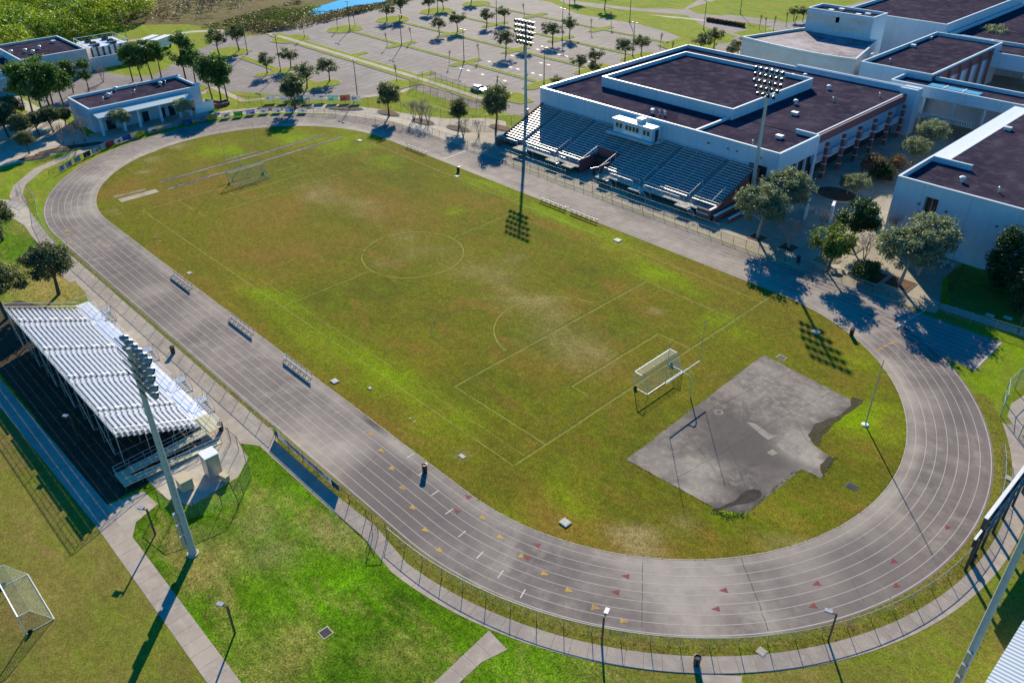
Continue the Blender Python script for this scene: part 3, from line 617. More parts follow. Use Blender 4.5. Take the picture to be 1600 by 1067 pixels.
paving('damp_asphalt', srgb(62, 57, 54), srgb(46, 43, 42), srgb(84, 78, 72), sc=6, fine=0.2)
paving('silt', srgb(74, 66, 52), srgb(54, 50, 40), srgb(98, 92, 52), sc=8, fine=0.3)
for mt, pl in (('damp_asphalt', [(1112, 796), (1132, 789), (1150, 781), (1158, 772), (1167, 766), (1179, 764), (1188, 766), (1190, 774), (1182, 781), (1168, 786), (1150, 789), (1136, 793), (1120, 799)]),
               ('silt', [(1331, 620), (1349, 625), (1340, 634), (1320, 648), (1300, 664), (1284, 682), (1277, 697), (1270, 690), (1262, 680), (1276, 661), (1310, 650), (1330, 634)]), ('silt', [(1281, 727), (1294, 713), (1305, 716), (1286, 743), (1282, 736)])):
    struct(poly_grid('stain', [xy(*q) for q in pl][::-1], 3.0, 0.0295, mt, 0.16))
b = MB()
def crack(pts, w, jit, z):
    pts = [Vector(xy(*q)) for q in pts]
    for k in range(len(pts)-1):
        n = max(2, int((pts[k+1]-pts[k]).length/.5)); last = pts[k]
        for i in range(1, n+1):
            q = pts[k].lerp(pts[k+1], i/n)
            if i < n: q = q+Vector((rnd.uniform(-jit, jit), rnd.uniform(-jit, jit)))
            d = (q-last).normalized(); nn = Vector((-d.y, d.x))*w/2; b.quad((*(last+nn), z), (*(last-nn), z), (*(q-nn), z), (*(q+nn), z)); last = q
for pts, w, jt in (([(1004, 879), (1003, 978)], .07, .02), ([(1158, 872), (1184, 938), (1200, 985)], .08, .05), ([(600, 700), (560, 742)], .05, .04), ([(455, 600), (400, 640)], .05, .03), ([(1470, 560), (1530, 700)], .04, .03), ([(1330, 905), (1350, 940)], .05, .04), ([(250, 470), (215, 500)], .05, .04)): crack(pts, w, jt, .0245)
for pts in ([(1030, 690), (1110, 640), (1190, 600), (1240, 580)], [(1060, 745), (1140, 700), (1215, 655), (1300, 612)], [(1110, 640), (1140, 700), (1170, 770)], [(1190, 600), (1240, 650), (1262, 690)], [(1085, 690), (1120, 740)]): crack(pts, .05, .07, .0285)
struct(b.obj('crack', 'crack_dark'))
# long-jump runways at the far end
P1 = [(250, 285), (330, 262), (400, 243), (470, 222), (505, 211)]; P2 = [(262, 296), (330, 275), (400, 256), (470, 234), (535, 214)]
def ribbon(name, pts, w, z, mat, uv=True, struct_=True):
    b = MB(); s = 0; pts = [Vector(p) for p in pts]; nn = []
    for k, p in enumerate(pts):
        d = (pts[min(k+1, len(pts)-1)]-pts[max(k-1, 0)]).normalized(); nn.append(Vector((-d.y, d.x)))
    ws = w if hasattr(w, '__len__') else [w]*len(pts)
    for k in range(len(pts)-1):
        l = (pts[k+1]-pts[k]).length; a, c = pts[k], pts[k+1]; h0, h1 = ws[k]/2, ws[k+1]/2
        b.quad((*(a-nn[k]*h0), z), (*(c-nn[k+1]*h1), z), (*(c+nn[k+1]*h1), z), (*(a+nn[k]*h0), z), uv=((s, 0), (s+l, 0), (s+l, ws[k]), (s, ws[k])))
        s += l
    o = b.obj(name, mat)
    return struct(o) if struct_ else o
for P_ in (P1, P2):
    ribbon('jump_runway', [xy(*p) for p in P_], 1.15, 0.0205, 'dark_ground'); ribbon('jump_runway', [xy(*p) for p in P_], .62, 0.0235, 'pad_asphalt')
ribbon('sand', [xy(163, 284), xy(176, 268), xy(194, 255), xy(214, 245), xy(235, 237), xy(256, 229), xy(274, 223), xy(292, 219)], [.3, 1.0, .7, 1.5, 1.9, 1.2, 1.6, .3], 0.034, 'track_tan')
ribbon('jump_runway', [xy(178, 308), xy(228, 296)], 1.1, 0.023, 'bare_soil'); ribbon('sand_pit', [xy(187, 314), xy(246, 298)], 1.9, 0.024, 'track_tan')

# ================================================================ PAVING AROUND
def arcpts(cx, r, a0, a1, n): return [(cx+r*math.cos(R(a0+(a1-a0)*i/n)), r*math.sin(R(a0+(a1-a0)*i/n))) for i in range(n+1)]
ribbon('verge', [(L2+40.95*math.cos(R(-90+i*2)), 40.95*math.sin(R(-90+i*2))) for i in range(0, 66)], 1.9, 0.013, 'grass_verge', uv=False)
ribbon('verge', [(26.2, -40.75), (49.2, -40.95)], 1.7, 0.0125, 'grass_verge', uv=False)
ribbon('verge', [(-42, -40.45), (24, -40.3)], .75, 0.0195, 'grass_verge', uv=False)
loop = [(26.0, -42.25), (40, -42.2), (L2, -42.3)] + [(x, y) for x, y in arcpts(L2, 42.6, -88, 14, 60)]
loop = loop[:2] + [(46, -41.9)] + [(L2+42.75*math.cos(R(-90+i*2)), 42.75*math.sin(R(-90+i*2))) for i in range(2, 62)]
ribbon('sidewalk', loop, 1.75, 0.020, 'concrete_walk')
ribbon('sidewalk', [(64.9, -41.4), (64.7, -44), (65.0, -48), (66.5, -60)], [2.6, 1.7, 1.6, 1.6], 0.0225, 'concrete_walk')
ribbon('sidewalk', [(80.6, -30.3), (82.6, -32.5), (90, -41)], [3.6, 2.3, 2.0], 0.0235, 'concrete_walk')
ribbon('sidewalk', [(-90, -61.3), (-8, -61.5), (26, -60.6), (53, -60.9), (70, -61)], 2.1, 0.020, 'concrete_walk')
b = MB().sheet([(23.5, -59.8), (24.2, -56), (27.2, -55.7), (28.2, -58.5), (30.5, -59.9)], 0.0225); struct(b.obj('pavement', 'concrete_slab'))
b = MB(); b.sheet([(-42, -40.7), (-42, -44.2), (-33, -43.6), (-22, -44.0), (-21, -47.5), (22, -47.5), (23.6, -45), (26.5, -42.9), (27.2, -41.2), (24, -40.45)], 0.018)
struct(b.obj('pavement', 'concrete_slab'))
b = MB(); b.sheet([xy(345, 672), xy(372, 690), xy(388, 715), xy(372, 745), xy(300, 790), xy(262, 780), xy(225, 745), xy(240, 735)], 0.017); struct(b.obj('pavement', 'concrete_plain'))
# sidewalk bending round the far curve
far = [(-30, -43.4), (-42, -43.4), xy(95, 405), xy(62, 368), xy(38, 335), xy(25, 305), xy(30, 290), xy(60, 265), xy(110, 243), xy(160, 226), xy(215, 215)]
ribbon('sidewalk', far, [2.2]*3+[2.3]*8, 0.021, 'concrete_walk')
b = MB().sheet([xy(0, 312), xy(14, 313), xy(34, 318), xy(60, 352), xy(42, 355), xy(18, 340), xy(0, 326)], 0.0235); struct(b.obj('pavement', 'concrete_plain'))
# wide paved band between the far building and the track
band = [(-92, -46), xy(0, 262), xy(60, 248), xy(120, 232), xy(190, 216), xy(230, 206), xy(280, 194), xy(330, 185), xy(390, 178), xy(450, 176), xy(520, 178), xy(570, 186), xy(640, 205), xy(700, 224), xy(760, 245),
        xy(800, 258), xy(790, 190), xy(760, 185), xy(700, 186), xy(650, 180), xy(600, 172), xy(540, 164), xy(480, 163), xy(420, 167), xy(360, 172), xy(325, 178), (-99, 14), (-100.1, 12), (-100.1, -15.5), (-97.4, -16), (-97.4, -46)]
b = MB().sheet(band, 0.014); struct(b.obj('plaza', 'concrete_plain'))
b = MB().sheet([(-108, -46), (-97.5, -46), (-97.5, -16), (-120, -16), (-175, -18), (-175, -60), (-108, -60)], 0.0125); struct(b.obj('plaza', 'concrete_plain'))
b = MB().sheet([xy(-40, 150), xy(12, 160), xy(45, 175), xy(12, 190), xy(-40, 185)], 0.03); struct(b.obj('lawn', 'grass_ground'))
# concourse on the grandstand side and the courtyard
cc = [xy(800, 258), (L2+2, 41.2), (66.5, 41.6), (68.2, 44.1), (66, 50), (64, 56.5), (52.4, 59.5), (49.8, 82), (47.5, 137), (24, 121), (30, 62), (-29, 61), (-36, 55)]
b = MB().sheet([(-33, 40.3), (60, 40.3), (68.6, 41.9), (68.2, 44.1), (65, 53), (65, 60.3), (50.8, 60.3), (50.8, 150), (16, 150), (16, 62), (-29, 61.5), (-44, 50)], 0.016); struct(b.obj('courtyard', 'courtyard_slab'))
b = MB().sheet([(51, 150), (51, 320), (-40, 320), (-40, 150)], 0.014); struct(b.obj('courtyard', 'courtyard_slab'))
ribbon('sidewalk', [(66, 44.3), (75, 44.9), (90, 46), (120, 48)], 1.8, 0.019, 'concrete_walk')
b = MB().sheet([(66, 60.2), (64.5, 56), (69.5, 44.9), (76, 46), (90, 50), (90, 60.2)], 0.012); struct(b.obj('lawn', 'grass_olive'))

# parking lot and roads --------------------------------------------------
lot = [(-88, 37), (-100, 30), (-112, 22), (-122, 22), xy(240, 118), xy(262, 106), xy(282, 92), xy(302, 80), xy(326, 72), xy(338, 62), xy(332, 52), xy(349, 49), xy(360, 55), xy(386, 58), xy(417, 54), xy(430, 47), xy(500, 33), xy(560, 21), xy(640, 3), xy(680, -8), (-160, 190), (-120, 196), (-110, 176), (-60, 156), (-20, 152), (-20, 120), (-29, 110), (-29, 66), (-47, 62), (-50, 71), (-80, 71), (-83, 60), (-77, 50)]
b = MB().sheet(lot, 0.012); struct(b.obj('parking_lot', 'lot_asphalt'))
b = MB().sheet([(-30, 120), (-20, 120), (-20, 300), (-45, 300), (-48, 160)], 0.013); struct(b.obj('road', 'lot_asphalt'))
ribbon('road', [(-180, 205), (-150, 187), (-125, 180), (-104, 181), (-80, 189), (-55, 194), (-30, 196), (10, 205)], 9, 0.0145, 'lot_asphalt')
ribbon('road', [xy(1190, 60), xy(1120, 40), xy(1085, 18), xy(1110, 0), (-60, 260)], 10, 0.0125, 'lot_asphalt')
ribbon('footpath', [xy(40, 110), xy(150, 72), xy(250, 58), xy(300, 50), xy(350, 48)], 3.0, 0.016, 'concrete_plain')
b = MB().sheet([(-151, -16), (-120, -15), (-119, 14), (-122, 24), xy(240, 118), xy(205, 120), (-155, 8)], 0.015); struct(b.obj('road', 'lot_asphalt'))
ribbon('footpath', [(-161, 65.8), (-152, 66.4), (-80, 66.9), (-54, 66.2), (-47, 64)], 1.9, 0.165, 'concrete_walk')
ribbon('footpath', [(-80, 66.2), (-76, 56), (-80, 44), (-90, 34), xy(440, 152), xy(380, 158), xy(330, 135), (-112, 18)], 1.9, 0.02, 'concrete_walk')
ribbon('footpath', [xy(850, 2), xy(900, 12), xy(960, 20), xy(1060, 28), xy(1150, 38)], 2.0, 0.018, 'concrete_plain')

def island(pts, label_mat='grass_island', h=0.15, name='grass_island'):
    b = MB(); b.cur = 0
    cx = sum(p[0] for p in pts)/len(pts); cy = sum(p[1] for p in pts)/len(pts)
    inner = []
    for k, p in enumerate(pts):
        a = Vector(pts[k-1]); q = Vector(p); c = Vector(pts[(k+1) % len(pts)])
        d1 = (q-a).normalized(); d2 = (c-q).normalized(); n = (Vector((-d1.y, d1.x))+Vector((-d2.y, d2.x))).normalized()
        inner.append(tuple(q+n*0.16))
    b.prism(pts, 0.0, h); b.cur = 1; b.sheet(inner, h+0.012)
    return struct(b.obj(name, ['kerb', label_mat]))
def capsule(x0, x1, y0, y1, n=6):
    w = x1-x0; h = y1-y0
    if h > w:
        r = w/2; cx = (x0+x1)/2
        return [(cx+r*math.cos(a), y1-r+r*math.sin(a)) for a in [PI*i/n for i in range(n+1)]]+[(cx+r*math.cos(a), y0+r+r*math.sin(a)) for a in [PI+PI*i/n for i in range(n+1)]]
    r = h/2; cy = (y0+y1)/2
    return [(x1-r+r*math.cos(a), cy+r*math.sin(a)) for a in [-PI/2+PI*i/n for i in range(n+1)]]+[(x0+r+r*math.cos(a), cy+r*math.sin(a)) for a in [PI/2+PI*i/n for i in range(n+1)]]
STR = [87.4, 107.6, 127.7, 147.3, 166]
for y in STR[:4]:
    xe = -57 if y < 140 else -58
    island(capsule(-144, xe, y-0.9, y+0.9, 3))
    for x in (-117, -86.2): island(capsule(x-1.6, x+1.6, y-6.0, y+6.0), h=0.149)
island(capsule(-153.5, -143, 81, 94, 8)); island(capsule(-154, -143.5, 101.5, 114, 8)); island(capsule(-154, -143.5, 121, 134.5, 8)); island(capsule(-153, -143.5, 141, 153, 8))
for y in STR[:3]: island(capsule(-57.0, -52.5, y-7.5, y+6.5, 6), h=0.148)
island(capsule(-160, -51, 64.2, 69.4, 4), h=0.147); island(capsule(-154, -144, 60.5, 73.5, 8), h=0.146)
for x in (-117, -84.5): island(capsule(x-1.4, x+1.4, 66, 74.5), h=0.145)
island([(-86, 57), (-78, 57), (-77.5, 64), (-80, 65.0), (-86.5, 62)], h=0.144)
island(capsule(-118.6, -115.0, 36, 51.5, 6), h=0.15); island(capsule(-99.5, -93.5, 36.5, 50.5, 6), h=0.15); island(capsule(-140, -117, 43, 45.6, 3), h=0.149); island(capsule(-117, -97, 43, 45.4, 3), h=0.146)
island([xy(325, 88), xy(335, 78), xy(365, 73), xy(395, 80), xy(380, 86), xy(350, 92)][::-1], h=0.15)
island([(-60.5, 73.5), (-52, 69), (-46, 70), (-45, 74), (-52, 77)], h=0.143)
island([xy(1028, 72), xy(1062, 60), xy(1120, 68), xy(1110, 80), xy(1090, 86), xy(1060, 84)], h=0.15)
# lawns past the lot
for pl in ([(-170, 170), (-128, 168), (-108, 160), (-82, 162), (-60, 158), (-46, 158), (-44, 164), (-80, 178), (-104, 174), (-125, 171), (-160, 190)],
           [xy(880, 0), xy(950, 0), xy(1060, 0), xy(1045, 14), xy(1000, 14), xy(930, 6)], [xy(1075, 14), xy(1120, 0), xy(1200, 0), xy(1160, 18), xy(1130, 25), xy(1090, 22)],
           [xy(1145, 52), xy(1180, 45), xy(1220, 48), xy(1250, 62), xy(1190, 66)], [xy(1260, 0), xy(1330, 0), xy(1262, 30), xy(1230, 36), xy(1215, 28)]):
    b = MB().sheet(pl, 0.022); struct(b.obj('lawn', 'grass_ground'))

# parking stalls
b = MB(); bw = MB()
for y in STR[:3]+[66.8]:
    for x0, x1 in ((-141, -119.5), (-114.5, -89), (-83.5, -59.5)):
        n = int((x1-x0)/2.75)
        for i in range(n+1):
            x = x0+i*(x1-x0)/n
            for sgn in (1, -1):
                if y == 66.8 and sgn < 0 and x > -86: continue
                o_ = 1.1 if y != 66.8 else 2.8
                ya = y+sgn*o_; yb = y+sgn*(o_+5.2)
                b.quad((x-.06, min(ya, yb), .018), (x+.06, min(ya, yb), .018), (x+.06, max(ya, yb), .018), (x-.06, max(ya, yb), .018))
                if x0 > -90 and i < n and rnd.random() < 0.5 and (y > 70 or x > -75):
                    ym = y+sgn*(o_+4.3); bw.quad((x+.75, ym-.35, .0185), (x+1.95, ym-.35, .0185), (x+1.95, ym+.35, .0185), (x+.75, ym+.35, .0185))
for x0, x1, y in ((-140, -119, 44.3), (-114, -100, 44.2), (-92, -84, 56), (-114, -88, 63.5)):
    n = int((x1-x0)/2.75)
    for i in range(n+1):
        x = x0+i*2.75
        for sgn in ((1, -1) if y < 50 else (-1,)):
            ya = y+sgn*1.3; yb = y+sgn*6.3; b.quad((x-.06, min(ya, yb), .018), (x+.06, min(ya, yb), .018), (x+.06, max(ya, yb), .018), (x-.06, max(ya, yb), .018))
for i in range(12):
    x = -142+i*2.75; b.quad((x-.06, 25, .018), (x+.06, 25, .018), (x+.06, 30, .018), (x-.06, 30, .018))
struct(b.obj('stall_marking', 'line_stall')); struct(bw.obj('stall_marking', 'line_white'))

# pond and marsh -----------------------------------------------------------
pond = [xy(476, 26), xy(490, 14), xy(520, 4), xy(560, -8), xy(620, -20), xy(640, -8), xy(590, 6), xy(560, 12), xy(520, 18), xy(500, 24)]
b = MB().sheet(pond, 0.03); struct(b.obj('pond', 'pond_water'))
b = MB().sheet([xy(200, 40), xy(290, 38), xy(330, 44), xy(400, 56), xy(480, 46), xy(640, 8), (-230, 260), (-420, 260), (-420, 20)], 0.008); struct(b.obj('marsh', 'grass_scrub'))

# ================================================================ BUILDINGS
def shell(b, x0, x1, y0, y1, z0, z1, t=0.3, gap=None):
    """four walls butted end to end"""
    b.box(x0, x1, y0, y0+t, z0, z1); b.box(x0, x1, y1-t, y1, z0, z1); b.box(x0, x0+t, y0+t, y1-t, z0, z1); b.box(x1-t, x1, y0+t, y1-t, z0, z1)
def coping(b, x0, x1, y0, y1, z, w=0.36, h=0.12, sides='nsew'):
    o_ = 0.03
    if 's' in sides: b.box(x0-o_, x1+o_, y0-o_, y0+w, z, z+h)
    if 'n' in sides: b.box(x0-o_, x1+o_, y1-w, y1+o_, z, z+h)
    if 'w' in sides: b.box(x0-o_, x0+w, y0+w+.003, y1-w-.003, z, z+h-.002)
    if 'e' in sides: b.box(x1-w, x1+o_, y0+w+.003, y1-w-.003, z, z+h-.002)
def vent_mesh(kind):
    b = MB()
    if kind == 'box': b.box(-.6, .6, -.45, .45, 0, .5); b.box(-.68, .68, -.53, .53, .5, .62)
    elif kind == 'fan': b.lathe((0, 0, 0), [(.28, 0), (.28, .45), (.5, .5), (.55, .75), (.35, .95), (.05, 1.0)], 14)
    else: b.lathe((0, 0, 0), [(.12, 0), (.12, .7), (.2, .72), (.2, .85), (.03, .95)], 10)
    return b
VM = {k: vent_mesh(k).mesh('roof_vent', 'aluminium_dull') for k in ('box', 'fan', 'pipe')}
def vents(par, pts, z):
    for k, x, y in pts: link('roof_vent', VM[k], par, (x, y, z))

# --- gymnasium behind the grandstand
gym = thing('gymnasium', 'large flat roofed gymnasium with dark roof and white parapets behind the blue shaded grandstand', 'building')
GZ = 9.6
b = MB(); b.box(-29, 31, 59.7, 60.0, 0, GZ); b.box(-29, -28.7, 60, 114.7, 0, GZ); b.box(-29, 29.6, 114.7, 115.0, 0, GZ)
b.box(30.7, 31, 60, 61.2, 0, GZ); b.box(30.7, 31, 61.2, 73.2, 6.2, GZ); b.box(30.7, 31, 73.2, 74.1, 0, GZ); b.box(26, 30.7, 73.8, 74.1, GZ-1.4, GZ)
b.box(28.2, 28.5, 74.2, 113.9, 3.6, GZ-1.2); b.box(28.2, 31.9, 114, 117.2, 0, GZ+0.35); b.box(2.5, 28.2, 115.003, 115.4, GZ-1, GZ+0.35)
b.obj('wall', 'wall_block', gym)
MB().box(-28.7, 30.7, 60, 73.8, GZ-0.85, GZ-0.75).box(-28.7, 29.2, 74.1, 114.7, GZ-.85, GZ-.75).obj('roof', 'roof_membrane', gym)
b = MB(); coping(b, -29, 31, 59.7, 74.1, GZ, sides='sew'); b.box(-29.03, -28.64, 73.7, 114.6, GZ, GZ+.118); b.box(26, 30.6, 73.76, 74.13, GZ, GZ+.12); b.box(29.2, 29.5, 74.2, 113.9, GZ-.72, GZ-.58); b.box(-28.6, 2, 114.62, 115.03, GZ, GZ+.12)
b.box(2.4, 31.95, 115.43, 115.8, GZ+.37, GZ+.49); b.box(28.15, 31.95, 113.95, 114.3, GZ+.36, GZ+.48); b.box(11.9, 12.3, 60.1, 73.2, GZ-.3, GZ-.18)
b.obj('coping', 'coping_white', gym)
RZ = 11.0; b = MB(); shell(b, -21.6, 12.9, 72.0, 103.6, GZ-.8, RZ); b.box(11.95, 12.25, 60.05, 71.95, GZ-.78, GZ-.3); b.obj('raised_roof_wall', 'wall_block', gym)
MB().box(-21.3, 12.6, 72.3, 103.3, RZ-.85, RZ-.75).obj('roof', 'roof_membrane', gym)
b = MB(); coping(b, -21.6, 12.9, 72, 103.6, RZ); b.obj('coping', 'coping_white', gym)
vents(gym, [('fan', -1.2, 64.4), ('pipe', .2, 64.9), ('pipe', 1.0, 65.4), ('pipe', 1.6, 65.0), ('pipe', 23.6, 62.6), ('box', 25.3, 69.2), ('fan', 16.0, 105.5), ('fan', 16.4, 90.6), ('fan', 5.5, 108.3), ('fan', 7.5, 110.3), ('pipe', 26.5, 108), ('pipe', 21, 98), ('box', 20, 84)], GZ-.75)
# east front: tall glazed bays then a red fascia over a balcony with brick columns
b = MB(); b.box(30.2, 30.3, 61.2, 73.2, 0, 6.2); b.obj('window', 'glass_dark', gym)
for y in (64.2, 67.2, 70.2): MB().box(30.5, 30.9, y-.18, y+.18, 0, 6.15).obj('window_frame', 'wall_tinted', gym)
MB().box(29.5, 30.0, 74.3, 113.9, GZ-2.4, GZ-.74).obj('fascia', 'fascia_red', gym)
MB().box(28.52, 30.6, 74.3, 113.9, 3.55, 3.85).obj('balcony', 'wall_tinted', gym)
colm = MB().box(-.35, .35, -.35, .35, 0, GZ-2.45); colm = colm.mesh('column', 'brick_red')
for k in range(6):
    y = 78+k*6.7; link('column', colm, gym, (30.95, y, 0))
    for z in (1.2, 2.9, 4.6, 6.3): MB().box(30.57, 31.33, y-.38, y+.38, z, z+.14).obj('column_band', 'coping_white', gym)
for k in range(6):
    y0 = 74.6+k*6.7; b = MB(); b.box(30.5, 30.56, y0, y0+5.7 if k < 5 else 113.8, 4.85, 4.93); b.box(30.5, 30.56, y0, y0+5.7, 4.0, 4.06)
    for i in range(12): b.box(30.5, 30.55, y0+i*.48, y0+i*.48+.16, 4.06, 4.85)
    b.obj('railing', 'aluminium', gym)
MB().box(28.1, 28.18, 74.5, 113.8, 0, 3.5).obj('window', 'glass_dark', gym)
# ground-floor wing beside the grandstand with a door
b = MB().box(25.2, 28.9, 59.62, 59.69, 3.6, 6.6); b.obj('window', 'glass_dark', gym)
MB().box(26.4, 27.6, 59.55, 59.61, 3.2, 6.0).obj('window_frame', 'galvanised', gym)
for u, v in ((1079, 236), (1093, 229), (1120, 240), (1153, 236), (1190, 247)):
    p = at(u, v, 8); MB().box(p.x-.15, p.x+.15, 59.5, 59.69, 8-.1, 8.1).obj('wall_light', 'steel_dark', gym)

# --- building on the right edge
rb = thing('classroom_building', 'flat roofed school building with tall blue shaded wall, at the right edge', 'building')
Z = 11.0; X0, Y0 = 51.7, 60.6
b = MB(); b.box(X0, 56.8, Y0, Y0+.3, 0, Z); b.box(58.9, 110, Y0, Y0+.3, 0, Z); b.box(56.8, 58.9, Y0, Y0+.3, 0, 6.2); b.box(56.8, 58.9, Y0, Y0+.3, 9.0, Z); b.box(X0, X0+.3, Y0+.3, 74.0, 0, Z); b.box(X0+.3, 58.4, 73.7, 74.0, 9.6, Z); b.box(53.7, 54, 74, 300, 0, Z-.9); b.box(X0+.3, 53.6, 73.6, 73.69, 0, 9.6)
b.obj('wall', 'wall_block', rb)
b = MB(); b.box(56.81, 58.89, Y0+.9, Y0+.95, 6.21, 8.99); b.obj('window', 'glass_dark', rb)
b = MB(); b.box(56.85, 56.95, Y0+.2, Y0+.88, 6.22, 8.9); b.box(57.8, 57.88, Y0+.5, Y0+.58, 6.22, 8.9); b.obj('window_frame', 'galvanised', rb)
MB().box(X0+.3, 110, Y0+.3, 73.7, Z-.95, Z-.85).box(54, 110, 73.7, 300, Z-.95, Z-.85).obj('roof', 'roof_membrane', rb)
b = MB(); b.box(X0-.03, 110, Y0-.03, Y0+.36, Z, Z+.12); b.box(X0-.03, X0+.36, Y0+.363, 74.03, Z, Z+.118); b.box(X0+.363, 58.43, 73.67, 74.03, Z, Z+.12); b.box(53.67, 53.97, 74.1, 300, Z-.9, Z-.78)
b.obj('coping', 'coping_white', rb)
MB().box(50.4, 53.66, 74.2, 118, Z-1.5, Z-1.25).obj('canopy_roof', 'coping_white', rb)
for k in range(9): MB().box(50.6, 50.9, 78+k*4.8, 78.3+k*4.8, 0, Z-1.5).obj('canopy_post', 'wall_tinted', rb)
def PV(k, u, v, z): p = at(u, v, z); return (k, p.x, p.y)
vents(rb, [PV('fan', 1503, 284, 10.2), PV('box', 1574, 203, 10.2), PV('pipe', 1560, 300, 10.2)], Z-.85)
for u, v in ((1504, 313), (1585, 332), (1440, 316)):
    p = at(u, v, 7.5); MB().box(p.x-.2, p.x+.2, Y0-.16, Y0-.003, 7.4, 7.6).obj('wall_light', 'steel_dark', rb)

# --- covered walkway roofs, auditorium, and the buildings behind
def flat_building(label, x0, x1, y0, y1, z, wallm='wall_block', roofm='roof_membrane', par=0.75, sides='nsew', vts=(), z0=0, name='school_building'):
    t = thing(name, label, 'building')
    b = MB(); shell(b, x0, x1, y0, y1, z0, z); b.obj('wall', wallm, t)
    MB().box(x0+.3, x1-.3, y0+.3, y1-.3, z-par-.1, z-par).obj('roof', roofm, t)
    b = MB(); coping(b, x0, x1, y0, y1, z, sides=sides); b.obj('coping', 'coping_white', t)
    vents(t, vts, z-par)
    return t
wk = flat_building('long low dark roofed covered walkway bridging from the gymnasium to the right hand building', 23, 51.3, 121, 130.5, 9.3, vts=[], z0=7.0, name='covered_walkway')
b = MB(); b.box(30.5, 41.5, 123.2, 125.6, 8.62, 9.1); b.obj('skylight', 'skylight_blue', wk)
for x in (34, 38): MB().box(x-.15, x+.15, 123.1, 125.7, 9.103, 9.2).obj('skylight_bar', 'coping_white', wk)
for x in (25, 31, 37.5, 44, 50): MB().box(x, x+.4, 121.4, 121.8, 0, 6.98).obj('column', 'wall_tinted', wk)
b = MB(); b.box(24, 51, 130.0, 130.4, 0, 6.98); b.obj('wall', 'wall_tinted', wk)
b = MB(); b.box(30.5, 44, 117.3, 119.8, 3.6, 3.8); b.box(24.5, 30.5, 117.3, 119.8, 3.2, 3.4); b.obj('landing', 'concrete_plain', wk)
for (x0, x1, z) in ((24.5, 30.4, 3.4), (30.5, 44, 3.8)):
    b = MB(); b.box(x0, x1, 117.3, 117.36, z+.95, z+1.02)
    for i in range(int((x1-x0)/.5)): b.box(x0+i*.5, x0+i*.5+.1, 117.3, 117.35, z, z+.95)
    b.obj('railing', 'aluminium', wk)
# stairs at the end of the landing
b = MB()
for i in range(14): b.box(44.1+i*.3, 44.4+i*.3, 117.3, 119.8, 3.5-i*.26, 3.62-i*.26)
b.obj('stair', 'galvanised', wk)
aud = thing('auditorium', 'pale auditorium with curved front wall, low roof and tall panelled fly tower', 'building')
AZ = 10.2
fr = [at(1160, 58, AZ), at(1200, 68, AZ), at(1240, 77, AZ), at(1280, 84.5, AZ), at(1310, 89.5, AZ), at(1338, 93, AZ)]
bk = [at(1372, 64, AZ), at(1262, 43, AZ)]
outl = [(p.x, p.y) for p in fr]+[(p.x, p.y) for p in bk]
def walls_poly(poly, z0, z1, t=0.3):
    b = MB(); n = len(poly)
    for k in range(n):
        a = Vector(poly[k]); c = Vector(poly[(k+1) % n]); d = (c-a).normalized(); nn = Vector((-d.y, d.x))*t
        b.prism([tuple(a+d*.002), tuple(c-d*.002), tuple(c+nn-d*t), tuple(a+nn+d*t)], z0, z1)
    return b
walls_poly(outl, 0, AZ).obj('wall', 'wall_beige', aud)
MB().prism([(p[0], p[1]) for p in outl], AZ-.6, AZ-.5).obj('roof', 'roof_pale', aud)
b = MB(); n = len(outl)
for k in range(n):
    a = Vector(outl[k]); c = Vector(outl[(k+1) % n]); d = (c-a).normalized(); nn = Vector((-d.y, d.x))
    b.prism([tuple(a-nn*.04), tuple(c-nn*.04), tuple(c+nn*.36-d*.36), tuple(a+nn*.36+d*.36)], AZ+.003, AZ+.12+.001*k)
b.obj('coping', 'coping_white', aud)
TX0, TX1, TY0, TY1, TZ = -15.5, 3.2, 150.5, 158.5, 15.6
b = MB(); shell(b, TX0, TX1, TY0, TY1, 0, TZ); b.obj('fly_tower', 'wall_tinted', aud)
MB().box(TX0+.3, TX1-.3, TY0+.3, TY1-.3, TZ-.7, TZ-.6).obj('roof', 'roof_membrane', aud)
b = MB(); coping(b, TX0, TX1, TY0, TY1, TZ); b.obj('coping', 'coping_white', aud)
for k, (x0, x1, z0, z1) in enumerate(((TX0+.1, -6, 12.6, 14.4), (-9, 1.5, 11.2, 12.4), (-7, 2, 13, 14.6))):
    MB().box(x0, x1, TY0-.012, TY0-.002, z0, z1).obj('wall_panel', 'wall_beige', aud)
vents(aud, [('box', -10, 153), ('box', -8.5, 156), ('box', -2, 152.6), ('box', -.6, 155)], TZ-.6)
# south panels and door of the auditorium
p = at(1287, 106, 5); MB().box(p.x-1.2, p.x+1.2, p.y-.3, p.y, 3.5, 4.6).obj('vent_louvre', 'wood_board', aud)
sec = flat_building('dark roofed school block with brick red side beyond the covered walkway', 11.9, 29.0, 128.6, 172, 10.0, vts=[PV('box', 1426, 74, 9.2), PV('fan', 1363, 90, 9.2), PV('box', 1452, 61, 9.2), PV('pipe', 1390, 98, 9.2)])
MB().box(29.003, 29.3, 129, 166, 7.6, 9.6).obj('fascia', 'fascia_red', sec)
for k in range(6): MB().box(29.35, 29.95, 131+k*6.4, 131.6+k*6.4, 0, 9.4).obj('column', 'brick_red', sec)
flat_building('wide dark roofed school block at the top right of the photo behind the fly tower', -18, 12, 178, 240, 11, vts=[])
flat_building('dark roofed school wing with a row of small roof vents at the top right', 12.6, 34, 180, 240, 8.5, vts=[PV('fan', 1456, 20, 7.8), PV('fan', 1463, 17, 7.8), PV('fan', 1472, 12, 7.8), PV('fan', 1486, 8, 7.8), PV('box', 1507, 13, 7.8)])
flat_building('second low covered walkway roof with blue skylight near the top right corner', 24, 60, 166, 180, 8.6, name='covered_walkway', z0=5)
